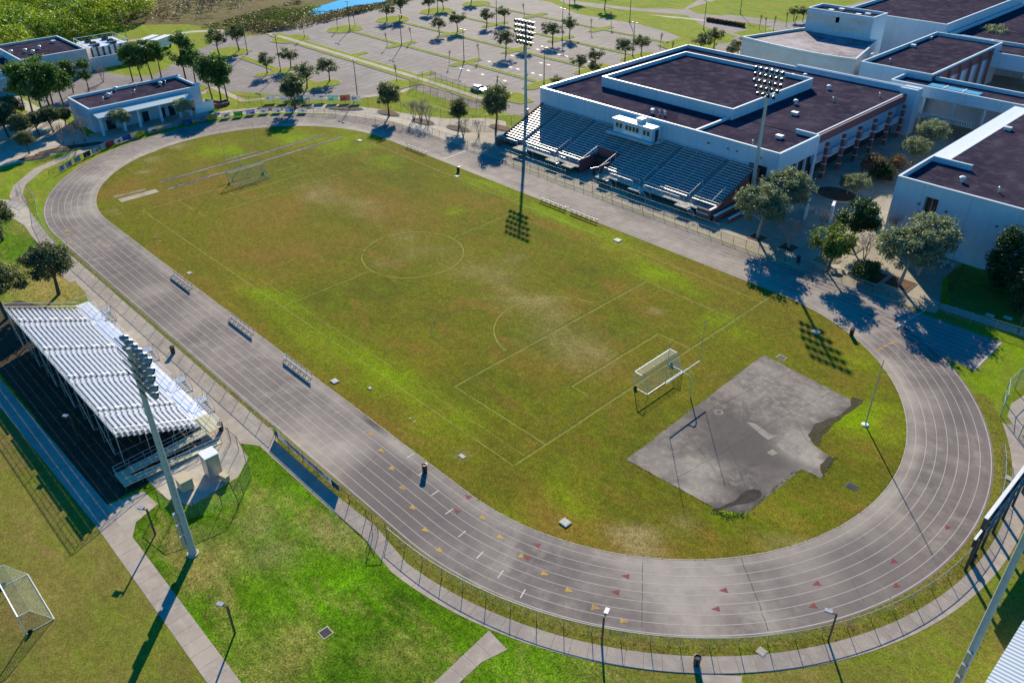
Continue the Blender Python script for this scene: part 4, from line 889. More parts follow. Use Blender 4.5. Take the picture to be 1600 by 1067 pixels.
flat_building('distant school wing with red fascia in the top right corner', 60, 76, 200, 300, 9)

# --- far left buildings
b2_ = thing('fieldhouse', 'long single storey fieldhouse with dark roof and pale ribbed canopy beside the far bend', 'building')
FX0, FX1, FY0, FY1, FZ = -113.5, -100.2, -13.9, 12.8, 5.4
b = MB(); shell(b, FX0, FX1, FY0, FY1, 0, FZ); b.obj('wall', 'wall_block', b2_)
MB().box(FX0+.3, FX1-.3, FY0+.3, FY1-.3, FZ-.6, FZ-.5).obj('roof', 'roof_membrane', b2_)
b = MB(); coping(b, FX0, FX1, FY0, FY1, FZ); b.box(FX1-2.6, FX1-.4, FY1+.05, FY1+.6, FZ-.02, FZ+.3); b.box(FX0+.1, FX0+2.2, FY1+.05, FY1+.6, FZ-.02, FZ+.3); b.obj('coping', 'coping_white', b2_)
b = MB(); i = 0
b.v += [(FX1+.02, FY0+.2, 4.75), (FX1+.02, 9.0, 4.75), (FX1+4.0, 9.0, 4.25), (FX1+4.0, FY0+.2, 4.25), (FX1+.02, FY0+.2, 4.6), (FX1+.02, 9.0, 4.6), (FX1+4.0, 9.0, 4.1), (FX1+4.0, FY0+.2, 4.1)]
b.f += [(3, 2, 1, 0), (4, 5, 6, 7), (0, 1, 5, 4), (1, 2, 6, 5), (2, 3, 7, 6), (3, 0, 4, 7)]; b.mi += [0]*6; b.obj('canopy_roof', 'metal_roof', b2_)
for y in (-13.2, -8.2, -4.6, 0.6, 5.2, 7.8): MB().box(FX1+3.2, FX1+3.7, y-.3, y+.3, 0, 4.1).obj('canopy_post', 'wall_tinted', b2_)
for y0, y1 in ((-11, -9), (-2.5, -1), (1.5, 3), (4, 5.5), (9.2, 10.6)): MB().box(FX1+.003, FX1+.06, y0, y1, 0, 2.3).obj('door', 'glass_dark', b2_)
vents(b2_, [PV('pipe', 162, 158, 4.9), PV('fan', 170, 152, 4.9), PV('pipe', 175, 150, 4.9), PV('fan', 181, 142, 4.9), PV('pipe', 211, 146, 4.9), PV('pipe', 213, 136, 4.9), PV('fan', 251, 134, 4.9), PV('pipe', 259, 132, 4.9)], FZ-.5)
MB().box(-97.2, -96.8, 9.2, 14.0, 0, 2.4).obj('screen_wall', 'coping_white', b2_)
b1 = thing('maintenance_building', 'low building with dark roof and beige end wall at the far upper left', 'building')
b = MB(); shell(b, -177.5, -154.7, -11.4, 6.0, 0, 6.4); b.obj('wall', 'wall_beige', b1)
MB().box(-177.2, -155, -11.1, 5.7, 5.8, 5.9).obj('roof', 'roof_membrane', b1)
b = MB(); coping(b, -177.5, -154.7, -11.4, 6.0, 6.4); b.obj('coping', 'coping_white', b1)
b = MB(); shell(b, -170, -152.2, -40, -11.45, 0, 5.2); b.obj('annex_wall', 'wall_block', b1)
MB().box(-169.7, -152.5, -39.7, -11.7, 4.5, 4.6).obj('roof', 'roof_membrane', b1)
b = MB(); coping(b, -170, -152.2, -40, -11.45, 5.2); b.obj('coping', 'coping_white', b1)
b = MB().box(-154.6, -150.6, -38, 0, 3.5, 3.75); b.obj('canopy_roof', 'coping_white', b1)
for y in (-30, -22, -15.5): MB().box(-151.6, -151.0, y-.4, y+.4, 0, 3.5).obj('canopy_post', 'wall_tinted', b1)
MB().box(-154.69, -154.6, 1, 4.4, 1.6, 2.6).obj('window', 'glass_dark', b1)
vents(b1, [PV('fan', 18, 84, 5.9), PV('fan', 40, 82, 5.9), PV('fan', 52, 84, 5.9), PV('fan', 62, 77, 5.9), PV('box', 84, 67, 5.9)], 5.9)
chw = thing('wall', 'plain blue shaded yard wall around the cooling equipment at far upper left', 'wall')
b = MB(); b.box(-157.2, -156.9, 6.4, 21, 0, 3.2); b.box(-172, -157.2, 20.7, 21, 0, 3.2); b.obj('wall_panel', 'wall_tinted', chw)
ch = thing('cooling_tower', 'silver cooling plant with open top fans in the walled yard at far upper left', 'cooling tower')
b = MB(); b.box(-171.5, -161, 9, 19.5, 1.6, 5.0); b.obj('casing', 'aluminium', ch)
b = MB()
for k in range(7): b.box(-160.95, -160.5, 9+k*1.7, 9.4+k*1.7, 0, 5.0)
b.obj('frame', 'steel_dark', ch)
for x in (-169, -165, -162.5): 
    for y in (11.5, 16.5): MB().lathe((x, y, 5.0), [(1.0, 0), (1.0, .7), (.85, .7), (.85, .1), (.1, .1)], 14).obj('fan', 'lamp_dark', ch)
b = MB()
for x in (-172, -160.3): b.box(x, x+.1, 8.5, 20, 6.0, 6.1)
for y in (8.5, 20): b.box(-172, -160.3, y, y+.1, 6.0, 6.1)
for x in (-172, -166, -160.3):
    for y in (8.5, 20): b.box(x, x+.1, y, y+.1, 0, 6)
b.obj('railing', 'aluminium', ch)
def trailer(u, v, rz, label, red):
    p = at(u, v); t = thing('trailer', label, 'trailer', (p.x, p.y, 0), rz, 'white trailers on the grass')
    MB().box(-3.6, 3.6, -1.25, 1.25, .7, 3.3).obj('body', 'paint_white', t)
    if red:
        for s_ in (-1, 1): MB().box(3.603, 3.65, .08 if s_ > 0 else -1.1, 1.1 if s_ > 0 else -.08, .8, 3.1).obj('door', 'door_red', t)
    for x in (-2.2, 2.2):
        for y in (-1.1, 1.1): MB().lathe((x, y-.12, .45), [(.3, 0), (.45, .02), (.45, .22), (.3, .24)], 12, (0, 1, 0)).obj('wheel', 'rubber', t)
trailer(236, 76, R(-60), 'plain white box trailer parked left of the red doored one on the far grass', False)
trailer(255, 76, R(-60), 'white box trailer with two red rear doors parked on the far grass', True)
# shed roof at the bottom right corner
sh = thing('shed', 'pale ribbed metal roofed shed cut off by the bottom right corner', 'building')
b = MB(); x0, x1, y0, y1 = 96.6, 106, -30, -9.2
b.v += [(x0, y0, 2.9), (x1, y0, 3.9), (x1, y1, 3.9), (x0, y1, 2.9), (x0, y0, 2.8), (x1, y0, 3.8), (x1, y1, 3.8), (x0, y1, 2.8)]
b.f += [(0, 1, 2, 3), (7, 6, 5, 4), (0, 4, 5, 1), (1, 5, 6, 2), (2, 6, 7, 3), (3, 7, 4, 0)]; b.mi += [0]*6; b.obj('roof', 'metal_roof_se', sh)
b = MB(); shell(b, x0+.4, x1-.3, y0+.3, y1-.4, 0, 2.7, .15); b.obj('wall', 'wall_beige', sh)

# ================================================================ GRANDSTAND
gs = thing('grandstand', 'large permanent grandstand of aluminium bench rows with press box against the gymnasium wall', 'grandstand')
SX0, SX1 = -28.2, 27.3; NR = 18; PY = 47.2; PITCH = 0.69; Z0 = 1.75; RISE = 0.245
VX0, VX1, VY = -4.6, 0.6, 51.6
b = MB()
for k in range(NR):
    y0 = PY+k*PITCH; z = Z0+k*RISE; last = 59.62 if k == NR-1 else y0+PITCH-.004
    segs = [(SX0+.35, VX0), (VX1, SX1-.35)] if y0 < VY else [(SX0+.35, SX1-.35)]
    for x0, x1 in segs: b.box(x0, x1, y0, last, z-.28, z)
b.obj('deck', 'deck_grey', gs)
secs = [(-27.6, -22.6), (-21.4, -12.6), (-11.4, 9.9), (11.1, 20.4), (21.6, 26.8)]
for k in range(NR):
    y0 = PY+k*PITCH+.34; z = Z0+k*RISE
    for x0, x1 in secs:
        parts = [(x0, x1)]
        if x0 < VX0 < x1 and y0 < VY+.3: parts = [(x0, VX0-.3), (VX1+.3, x1)]
        for a, c in parts:
            bb = MB(); bb.box(a, c, y0, y0+.26, z+.36, z+.41); n = max(2, int((c-a)/2.4))
            for i in range(n+1): bb.box(a+(c-a-.1)*i/n, a+.08+(c-a-.1)*i/n, y0+.05, y0+.2, z+.003, z+.357)
            bb.obj('seat', 'aluminium_dull', gs)
# front walk, interrupted by stairs, dark void below
b = MB(); FW = 1.45
for x0, x1 in ((-22.0, -19.0), (-12.4, -9.6), (-7.9, -5.2), (1.2, 3.7), (9.4, 12.0), (20.2, 22.8)): b.box(x0, x1, 44.2, 45.6, FW-.15, FW)
b.box(-22.0, -4.7, 45.603, 47.15, FW-.153, FW-.003); b.box(.7, 26.8, 45.603, 47.15, FW-.153, FW-.003)
b.obj('front_walk', 'concrete_plain', gs)
b = MB()
for x in range(-26, 27, 3): b.box(x, x+.25, 47.3, 47.6, 0, 1.44)
b.obj('support', 'steel_dark', gs)
MB().box(-27, 26.5, 50.5, 50.7, 0, 2.4).obj('shade_backing', 'steel_dark', gs)  # dark wall added to deepen the shade in the void
for x, s_ in ((-19.0, 1), (-9.6, 1), (3.7, 1), (12.0, 1), (22.8, 1)):
    b = MB()
    for i in range(6): b.box(x+i*.3*s_, x+(i*.3+.28)*s_, 44.25, 45.55, FW-.22-i*.22, FW-.16-i*.22)
    b.obj('stair', 'galvanised', gs)
    b = MB()
    for y in (44.22, 45.58): b.tube([(x, y, FW+.95), (x+1.8, y, .95)], .03, 6); b.tube([(x+1.8, y, 0), (x+1.8, y, .95)], .03, 6); b.tube([(x, y, FW), (x, y, FW+.95)], .03, 6)
    b.obj('handrail', 'aluminium', gs)
# brick ends
for x0, x1 in ((SX0, SX0+.32), (SX1-.32, SX1)):
    b = MB(); i = len(b.v); n = 8
    prof = [(45.2, 0), (45.2, 2.0), (47.2, 2.1), (59.6, 2.1+NR*RISE), (59.6, 0)]
    for x in (x0, x1):
        for (y, z) in prof: b.v.append((x, y, z))
    b.f += [(0, 1, 2, 3, 4), (9, 8, 7, 6, 5)]; b.mi += [0, 0]
    for k in range(5): q = (k+1) % 5; b.f.append((k, 5+k, 5+q, q)); b.mi.append(0)
    b.obj('end_wall', 'brick_red', gs)
    b = MB(); b.box(x0-.05, x1+.05, 45.15, 47.2, 2.12, 2.24); b.obj('coping', 'coping_white', gs)
MB().box(24.4, SX1-.33, 45.2, 45.5, 0, 2.0).obj('end_wall', 'brick_red', gs)
MB().box(24.4, SX1-.33, 45.12, 45.19, 1.1, 1.25).obj('wall_band', 'coping_white', gs)
# vomitory walls and rail
b = MB(); b.box(VX0-.02, VX0+.1, 46, VY+.3, 0, 2.9); b.box(VX1-.1, VX1+.02, 46, VY+.3, 0, 2.9); b.box(VX0+.1, VX1-.1, VY+.2, VY+.3, 0, 4.2); b.obj('vomitory_wall', 'fascia_red', gs)
b = MB()
for x in (VX0, VX1): b.tube([(x, 46.2, 2.8), (x, VY, 4.4)], .045, 6); [b.tube([(x, y, 1.5+(y-46.2)*.3), (x, y, 2.8+(y-46.2)*.296)], .03, 6) for y in (46.2, 47.8, 49.4, 51)]
b.tube([(VX0, VY, 4.4), (VX1, VY, 4.4)], .045, 6); b.tube([(VX1, 46.2, 2.8), (VX1-1.0, 44.6, 2.6)], .045, 6); b.tube([(VX0, 46.2, 2.8), (VX0-.3, 45.7, 2.4)], .04, 6)
b.obj('handrail', 'aluminium', gs)
b = MB()
def rail(b, x0, x1, y, z, h=1.0, e=1.6, r=.028, mids=2):
    b.tube([(x0, y, z+h), (x1, y, z+h)], r*1.3, 6)
    for m_ in range(mids): b.tube([(x0, y, z+h*(m_+1)/(mids+1)), (x1, y, z+h*(m_+1)/(mids+1))], r*.7, 4)
    n = max(1, int(abs(x1-x0)/e))
    for i in range(n+1): x = x0+(x1-x0)*i/n; b.tube([(x, y, z), (x, y, z+h)], r, 6)
for x0, x1 in ((-18.9, -12.5), (-9.4, -8.1), (3.9, 9.3), (12.2, 20.1), (-27.8, -22.1)): rail(b, x0, x1, 45.7, FW)
for x0, x1 in ((-21.3, -12.4), (-11.2, -4.9), (1.0, 10), (11.2, 20.3)): rail(b, x0, x1, 47.0, FW, 1.1, 2.4)
for x in (-22.0, -12.0, 10.5, 21.0, 25.8): b.tube([(x, 47.6, 2.8), (x, 51.5, 4.2)], .035, 6); b.tube([(x, 47.6, 1.8), (x, 47.6, 2.8)], .03, 6); b.tube([(x, 51.5, 3.2), (x, 51.5, 4.2)], .03, 6)
b.obj('handrail', 'aluminium', gs)
# ramp and low brick wall on the right
MB().box(27.9, 28.3, 45.4, 56, 0, 1.3).box(29.9, 30.2, 47, 54.5, 0, .8).obj('ramp_wall', 'brick_red', gs)
MB().box(27.85, 28.35, 45.35, 56.05, 1.303, 1.42).box(29.85, 30.25, 46.95, 54.55, .803, .9).obj('coping', 'coping_white', gs)
# press box
pb = thing('press_box', 'small pale press box with eight windows high on the grandstand', 'press box')
PX0, PX1, PYF, PZ0, PZ1 = -4.9, 4.9, 56.6, 6.15, 8.75
MB().box(PX0, PX1, PYF, 59.55, PZ0, PZ1).obj('body', 'wall_tinted', pb)
MB().box(PX0-.25, PX1+.25, PYF-.35, 59.58, PZ1+.003, PZ1+.2).obj('roof', 'coping_white', pb)
MB().box(PX0-1.2, PX1+.6, PYF-1.0, PYF-.003, PZ0-.25, PZ0-.05).obj('ledge', 'wall_tinted', pb)
for x in (-4.0, -3.05, -1.5, -.6, .3, 1.2, 3.0, 3.95):
    f = MB().box(x-.38, x+.38, PYF-.04, PYF-.002, 7.15, 8.15).obj('window_frame', 'frame_yellow', pb)
    MB().box(x-.30, x+.30, PYF-.06, PYF-.042, 7.2, 8.1).obj('pane', 'glass_dark', f)
MB().box(-2.3, 2.3, PYF-.05, PYF-.002, 6.35, 6.95).obj('sign_panel', 'coping_white', pb)
MB().box(PX1+.002, PX1+.05, 57.6, 58.6, PZ0, 8.3).obj('door', 'glass_dark', pb)
b = MB().box(.1, 1.4, 57.6, 58.9, PZ1+.2, PZ1+.9); b.obj('rooftop_unit', 'aluminium_dull', pb); MB().box(0, 1.5, 57.5, 59, PZ1+.903, PZ1+.98).obj('unit_cover', 'coping_white', pb)
b = MB(); 
for y in (57.2, 58.4, 59.4): b.tube([(5.9, y, 5.9), (5.9, y, 7.0)], .03, 6)
b.tube([(5.9, 57.2, 7.0), (5.9, 59.4, 7.0)], .04, 6); b.box(4.96, 5.95, 57.2, 59.5, 5.9, 5.98); b.obj('landing', 'aluminium', pb)

# ================================================================ PORTABLE BLEACHERS
bl = thing('bleachers', 'white aluminium bleachers in five sections on the near side of the running track', 'bleachers')
NB = 15; BX0, BX1 = -18.2, 19.4; BY = -46.9; BP = .595; BZ = 1.15; BR = .245
secs = [(-18.2, -13.5), (-12.3, -4.0), (-2.8, 4.6), (5.8, 13.6), (14.8, 19.4)]
for k in range(NB):
    y = BY-k*BP; z = BZ+k*BR
    b = MB(); b.box(BX0, BX1, y-.27, y-.01, z-.05, z); b.box(BX0, BX1, y-.565, y-.29, z-.052, z-.002); b.box(BX0, BX1, y-.594, y-.568, z-.05, z+.19); b.obj('footboard', 'footboard_shaded', bl)
    for x0, x1 in secs:
        b = MB(); b.box(x0, x1, y-.56, y-.30, z+.40, z+.45)
        for i in range(int((x1-x0)/1.8)+1): b.box(x0+.1+i*1.8, x0+.15+i*1.8, y-.5, y-.36, z+.003, z+.397)
        b.obj('seat', 'aluminium', bl)
    for x0, x1 in ((-13.4, -12.4), (-3.9, -2.9), (4.7, 5.7), (13.7, 14.7)):
        if k % 1 == 0:
            b = MB(); b.box(x0, x1, y-.30, y-.02, z+.12, z+.16); b.obj('step', 'aluminium', bl)
b = MB()
for i in range(13):
    x = BX0+.2+i*(BX1-BX0-.4)/12
    b.box(x-.04, x+.04, BY-NB*BP, BY-NB*BP+.08, 0, BZ+NB*BR); b.box(x-.04, x+.04, BY-.2, BY-.12, 0, BZ-.06)
    b.tube([(x, BY-.1, BZ-.12), (x, BY-NB*BP, BZ+NB*BR-.3)], .05, 4); b.tube([(x, BY-.1, .1), (x, BY-NB*BP, .1)], .05, 4)
    for q in (.33, .66):
        yy = BY-NB*BP*q; b.box(x-.03, x+.03, yy-.04, yy+.04, .1, BZ+NB*BR*q-.15)
    if i < 12:
        x2 = BX0+.2+(i+1)*(BX1-BX0-.4)/12
        if i % 2 == 0: b.tube([(x, BY-NB*BP, .2), (x2, BY-NB*BP, 4.2)], .03, 4); b.tube([(x2, BY-NB*BP, .2), (x, BY-NB*BP, 4.2)], .03, 4)
b.obj('frame', 'galvanised', bl)
# front walkway
b = MB()
for i in range(int((21-(-20.2))/1.5)): b.box(-20.2+i*1.5, -20.2+i*1.5+1.47, -46.85, -45.0, .95, 1.0)
b.obj('front_walk', 'aluminium', bl)
MB().box(17.6, 21.1, -46.84, -45.02, 1.003, 1.012).obj('walk_mat', 'ramp_tan', bl)
b = MB()
segsf = [(-20.2, -15.8), (-14.4, -10), (-10, -1.5), (-.1, 8.3), (9.7, 14.2), (15.6, 21)]
for x0, x1 in segsf: rail(b, x0, x1, -45.0, 1.0, 1.05, 1.9)
for x in (-20.2,): 
    b.tube([(x, -45, 2.05), (x, -46.8, 2.05)], .035, 6)
b.obj('guard_rail', 'aluminium', bl)
b = MB()
rail(b, BX0, BX1, BY-NB*BP-.05, BZ+NB*BR, 1.05, 1.9)
for x in (BX0-.05, BX1+.05):
    b.tube([(x, BY-.1, BZ+1.2), (x, BY-NB*BP, BZ+NB*BR+1.05)], .035, 6)
    for k in range(0, NB+1, 2): b.tube([(x, BY-k*BP, BZ+k*BR-.4), (x, BY-k*BP, BZ+k*BR+1.1)], .026, 5)
    b.tube([(x, BY-.1, BZ+.6), (x, BY-NB*BP, BZ+NB*BR+.5)], .022, 5)
for x in (-12.9, -3.4, 5.2, 14.2):
    for k in range(1, NB, 3): b.tube([(x, BY-k*BP, BZ+k*BR), (x, BY-k*BP, BZ+k*BR+.9), (x, BY-(k+1.6)*BP, BZ+(k+1.6)*BR+.9), (x, BY-(k+1.6)*BP, BZ+(k+1.6)*BR)], .022, 5)
b.obj('guard_rail', 'galvanised', bl)
b = MB()
def wire(b, quads):
    for q in quads:
        a, c, d, e = [Vector(p) for p in q]; w = (c-a).length; h = (e-a).length
        b.quad(a, c, d, e, uv=((0, 0), (w, 0), (w, h), (0, h)))
yb = BY-NB*BP-.05; zt = BZ+NB*BR
wire(b, [((BX0, yb, zt), (BX1, yb, zt), (BX1, yb, zt+1.05), (BX0, yb, zt+1.05)),
         ((BX0-.05, BY, BZ), (BX0-.05, yb, zt), (BX0-.05, yb, zt+1.05), (BX0-.05, BY, BZ+1.1)), ((BX1+.05, BY, BZ), (BX1+.05, yb, zt), (BX1+.05, yb, zt+1.05), (BX1+.05, BY, BZ+1.1))])
b.obj('wire_mesh', 'chain_link', bl)
# stairs down to the track side
for x in (-15.1, -.8, 9.0, 14.9)[:4]:
    b = MB()
    for i in range(5): b.box(x+.1+i*.3, x+.36+i*.3, -44.9, -43.7, .78-i*.18, .84-i*.18)
    b.box(x-1.2, x+.1, -44.95, -43.7, .94, 1.0); b.obj('stair', 'galvanised', bl)
    b = MB()
    for y in (-43.7, -44.9):
        b.tube([(x-1.2, y, 1.95), (x+.1, y, 1.95), (x+1.6, y, 1.0), (x+1.6, y, 0)], .03, 6); b.tube([(x+.1, y, 1), (x+.1, y, 1.95)], .03, 6); b.tube([(x-1.2, y, .9), (x-1.2, y, 1.95)], .03, 6)
    b.obj('handrail', 'galvanised', bl)
# access ramps at the right end
b = MB()
def slope(b, x0, x1, ya, za, yb_, zb, t=.12):
    i = len(b.v); b.v += [(x0, ya, za), (x1, ya, za), (x1, yb_, zb), (x0, yb_, zb), (x0, ya, za-t), (x1, ya, za-t), (x1, yb_, zb-t), (x0, yb_, zb-t)]
    for q in ((3, 2, 1, 0), (4, 5, 6, 7), (0, 1, 5, 4), (1, 2, 6, 5), (2, 3, 7, 6), (3, 0, 4, 7)): b.f.append(tuple(i+k for k in q)); b.mi.append(0)
slope(b, 19.9, 21.1, -46.9, .99, -56.0, .55); slope(b, 21.5, 22.7, -56.0, .53, -46.0, .06); b.box(19.9, 22.7, -57.3, -56.003, .43, .55)
b.obj('ramp', 'ramp_tan', bl)
b = MB()
for x, (ya, za, yb_, zb) in ((19.85, (-46.9, 1, -57.2, .55)), (21.15, (-46.9, 1, -56, .55)), (21.45, (-46, .06, -56, .53)), (22.75, (-46, .06, -57.2, .55))):
    for h in (.45, .95): b.tube([(x, ya, za+h), (x, yb_, zb+h)], .03, 6)
    for i in range(7): t = i/6; y = ya+(yb_-ya)*t; z = za+(zb-za)*t; b.tube([(x, y, 0), (x, y, z+.95)], .03, 6)
for z in (1.0, 1.5): b.tube([(19.85, -57.25, z), (22.75, -57.25, z)], .03, 6)
b.obj('handrail', 'galvanised', bl)

# small equipment yard at the right end of the bleachers
def cab(name, label, cat, x, y, sx, sy, h, mat, top=None, rz=0):
    t = thing(name, label, cat, (x, y, 0), rz); MB().box(-sx/2, sx/2, -sy/2, sy/2, .1, h).obj('body', mat, t)
    MB().box(-sx/2-.08, sx/2+.08, -sy/2-.08, sy/2+.08, h+.003, h+.1).obj('lid', top or mat, t); MB().box(-sx/2+.1, sx/2-.1, -sy/2+.1, sy/2-.1, 0, .1).obj('base', 'concrete_plain', t)
    MB().box(sx/2+.003, sx/2+.04, -sy/2+.15, sy/2-.15, .3, h-.2).obj('door', mat, t); return t
cab('storage_cabinet', 'tall pale grey metal storage cabinet with white top in the fenced yard', 'cabinet', 27.0, -49.2, 1.5, 1.5, 3.0, 'galvanised', 'coping_white')
cab('utility_cabinet', 'square tan transformer cabinet in the fenced yard beside the light pole', 'transformer', 26.9, -52.4, 1.5, 1.3, 1.4, 'box_tan')
cab('utility_cabinet', 'small tan utility box behind the tall storage cabinet', 'utility box', 28.9, -48.8, 1.0, .5, .8, 'box_tan', rz=R(15))

# ================================================================ FENCES
PM = {}
def post_mesh(h, r, mat):
    k = (round(h, 2), r, mat)
    if k not in PM: PM[k] = MB().tube([(0, 0, 0), (0, 0, h)], r, 6).mesh('fence_post', mat)
    return PM[k]
simple('rail_teal', (0.16, 0.22, 0.23), 0.5, 0.3, 0.1, var=.1)
def fence(label, pts, h=1.2, every=2.9, fab='chain_link', pm='galvanised', r=.035, rail_r=.028, bottom=False, fabric=True, name='fence', cat='fence', maxp=99):
    pts = [Vector(p) for p in pts]
    t = thing(name, label, cat, (pts[0].x, pts[0].y, 0)); o0 = Vector((pts[0].x, pts[0].y))
    P = [p-o0 for p in pts]; b = MB(); s = 0; br = MB(); d_acc = 0; npost = 0; pm_ = post_mesh(h+.05, r, pm)
    for k in range(len(P)-1):
        a, c = P[k], P[k+1]; l = (c-a).length
        if fabric: b.quad((*a, .04), (*c, .04), (*c, h), (*a, h), uv=((s, 0), (s+l, 0), (s+l, h), (s, h)))
        s += l
    L_ = s; n = min(maxp, max(1, round(L_/every))); step = L_/n
    def along(d):
        for k in range(len(P)-1):
            l = (P[k+1]-P[k]).length
            if d <= l+1e-6: return P[k].lerp(P[k+1], d/l)
            d -= l
        return P[-1]
    for i in range(n+1): q = along(i*step); link('fence_post', pm_, t, (q.x, q.y, 0))
    if fabric: b.obj('wire_mesh', fab, t)
    br.tube([(*p, h) for p in P], rail_r, 6)
    if bottom: br.tube([(*p, .1) for p in P], rail_r*.7, 5)
    br.obj('top_rail', pm, t); return t
circ = lambda r, a0, a1, n=40, cx=L2: [(cx+r*math.cos(R(a0+(a1-a0)*i/n)), r*math.sin(R(a0+(a1-a0)*i/n))) for i in range(n+1)]
fence('chain link fence along the track in front of the white bleachers', [(-42.5, -40.9), (25.5, -40.7)], 1.25, 2.9)
fence('black posted fence carrying the long blue and white banner', [(26.2, -41.0), (45.5, -41.0), (47.3, -41.6)], 1.25, 3.2, 'chain_link_black', 'fence_black')
fence('chain link fence curving between the near bend of the track and the sidewalk', [(48.2, -41.0)]+circ(40.95, -88, 24, 60), 1.25, 2.6)
fence('low chain link fence curving around the left far bend', [xy(95, 393), xy(76, 372), xy(62, 345), xy(58, 318), xy(45, 300)], 1.25, 2.8)
farb = [xy(78, 277), xy(99, 268), xy(123, 254), xy(150, 240), xy(187, 225), xy(221, 214), xy(263, 202), xy(294, 196), xy(332, 188), xy(373, 183), xy(414, 177), xy(434, 176), xy(480, 177), xy(530, 181), xy(580, 190), xy(630, 203)]
fence('chain link fence around the far bend hung with small advertising banners', farb, 1.3, 3.0, 'chain_link_black', 'fence_black')
fence('tall dark chain link fence between the far plaza and the parking lot grass', [(-96, 20), xy(400, 166), xy(445, 164), xy(500, 165), xy(560, 166), xy(620, 172), xy(680, 184), xy(730, 195), xy(800, 196), xy(835, 190)], 2.4, 3.0, 'chain_link_black', 'fence_black')
fence('tall dark chain link fence around the grey gravel pen by the parking lot', [(-80.7, 66.8), (-76.5, 59.0), (-50.2, 59.0), (-50.6, 63.8), (-54, 65.4), (-80.6, 69.4)], 2.4, 3.0, 'chain_link_black', 'fence_black')
b = MB().sheet([(-79, 65), (-76, 59.6), (-50.8, 59.4), (-51.2, 63), (-55, 64.2)], 0.018); struct(b.obj('gravel', 'pad_asphalt'))
fence('black railing fence between the running track and the grandstand concourse', [(-47, 40.7), (-30, 40.7), (0, 40.75), (30, 40.8), (53, 41.0), (66.5, 41.6)], 1.3, 2.4, 'chain_link_black', 'fence_black')
fence('pale railing in front of the grandstand stairs', [(-29, 43.0), (-5.5, 43.1)], 1.1, 2.0, fabric=False, bottom=True, pm='rail_teal', r=.025, rail_r=.02)
fence('pale railing in front of the right half of the grandstand stairs', [(1.5, 43.2), (30.5, 43.5)], 1.1, 2.0, fabric=False, bottom=True, pm='rail_teal', r=.025, rail_r=.02)
fence('grey chain link fence beside the sprint chute and the shaded lawn', [(66.7, 42.2), (78, 43.6), (92, 45)], 1.5, 3.0)
fence('dark chain link fence at the corner of the right hand building', [(68.2, 43.8), xy(1488, 455), xy(1500, 430)], 2.2, 3.0, 'chain_link_black', 'fence_black')
yard = [(23.4, -45.2), xy(357, 690), xy(375, 705), xy(392, 738), xy(392, 752), xy(376, 780), xy(330, 800), xy(285, 815), xy(250, 790)]
fence('tall chain link enclosure around the cabinets at the end of the bleachers', yard, 2.1, 2.6, 'chain_link', 'steel_dark')
fence('chain link fence segment by the gate in the far left corner of the track', [xy(33, 300), xy(26, 309), xy(45, 318)], 1.6, 2.0, 'chain_link', 'galvanised')
gt = fence('open chain link gate beside the near sidewalk', [(45.6, -41.1), (47.2, -42.2), (48.1, -41.1)], 1.7, 1.6, 'chain_link', 'steel_dark', name='gate', cat='gate')

# banners --------------------------------------------------------------
def banner(label, x, y, ang, w, h, z0, cols, group='banners on the far bend fence', cuts=None):
    """a printed vinyl sheet: field plus blocks of colour"""
    t = thing('banner', label, 'banner', (x, y, 0), ang, group)
    MB().box(-w/2, w/2, -.015, .015, z0, z0+h).obj('panel', cols[0], t)
    rr = random.Random(int(x*97+y*31))
    for c in cols[1:]:
        x0 = rr.uniform(-w*.42, -w*.05); x1 = x0+rr.uniform(w*.2, w*.45); zz = z0+rr.uniform(.12, .55)*h; zh = rr.uniform(.14, .28)*h
        MB().box(x0, min(x1, w*.46), -.021, -.0155, zz, zz+zh).box(x0, min(x1, w*.46), .0155, .021, zz, zz+zh).obj('print', c, t)
    return t
for nm, c in (('vinyl_white', (.62, .63, .66)), ('vinyl_blue', (.04, .16, .48)), ('vinyl_navy', (.03, .05, .16)), ('vinyl_red', (.45, .05, .08)), ('vinyl_pale_blue', (.35, .48, .62)), ('vinyl_cream', (.62, .58, .42)), ('vinyl_lime', (.42, .48, .10)), ('vinyl_magenta', (.42, .16, .30)), ('vinyl_lavender', (.42, .42, .66)), ('vinyl_yellow', (.72, .62, .08)), ('vinyl_green', (.16, .42, .12)), ('vinyl_teal', (.42, .62, .58)), ('vinyl_brown', (.42, .24, .18)), ('vinyl_black', (.03, .03, .04))):
    simple(nm, c, 0.5, 0.3, var=.08, sc=3)
    nt = M(nm).node_tree; ou = [n for n in nt.nodes if n.type == 'OUTPUT_MATERIAL'][0]; pr = [n for n in nt.nodes if n.type == 'BSDF_PRINCIPLED'][0]
    tl = nt.nodes.new('ShaderNodeBsdfTranslucent'); tl.inputs[0].default_value = (*c, 1); ms = nt.nodes.new('ShaderNodeMixShader'); ms.inputs[0].default_value = .5
    nt.links.new(pr.outputs[0], ms.inputs[1]); nt.links.new(tl.outputs[0], ms.inputs[2]); nt.links.new(ms.outputs[0], ou.inputs[0])
V = lambda s: ['vinyl_'+k for k in s.split()]
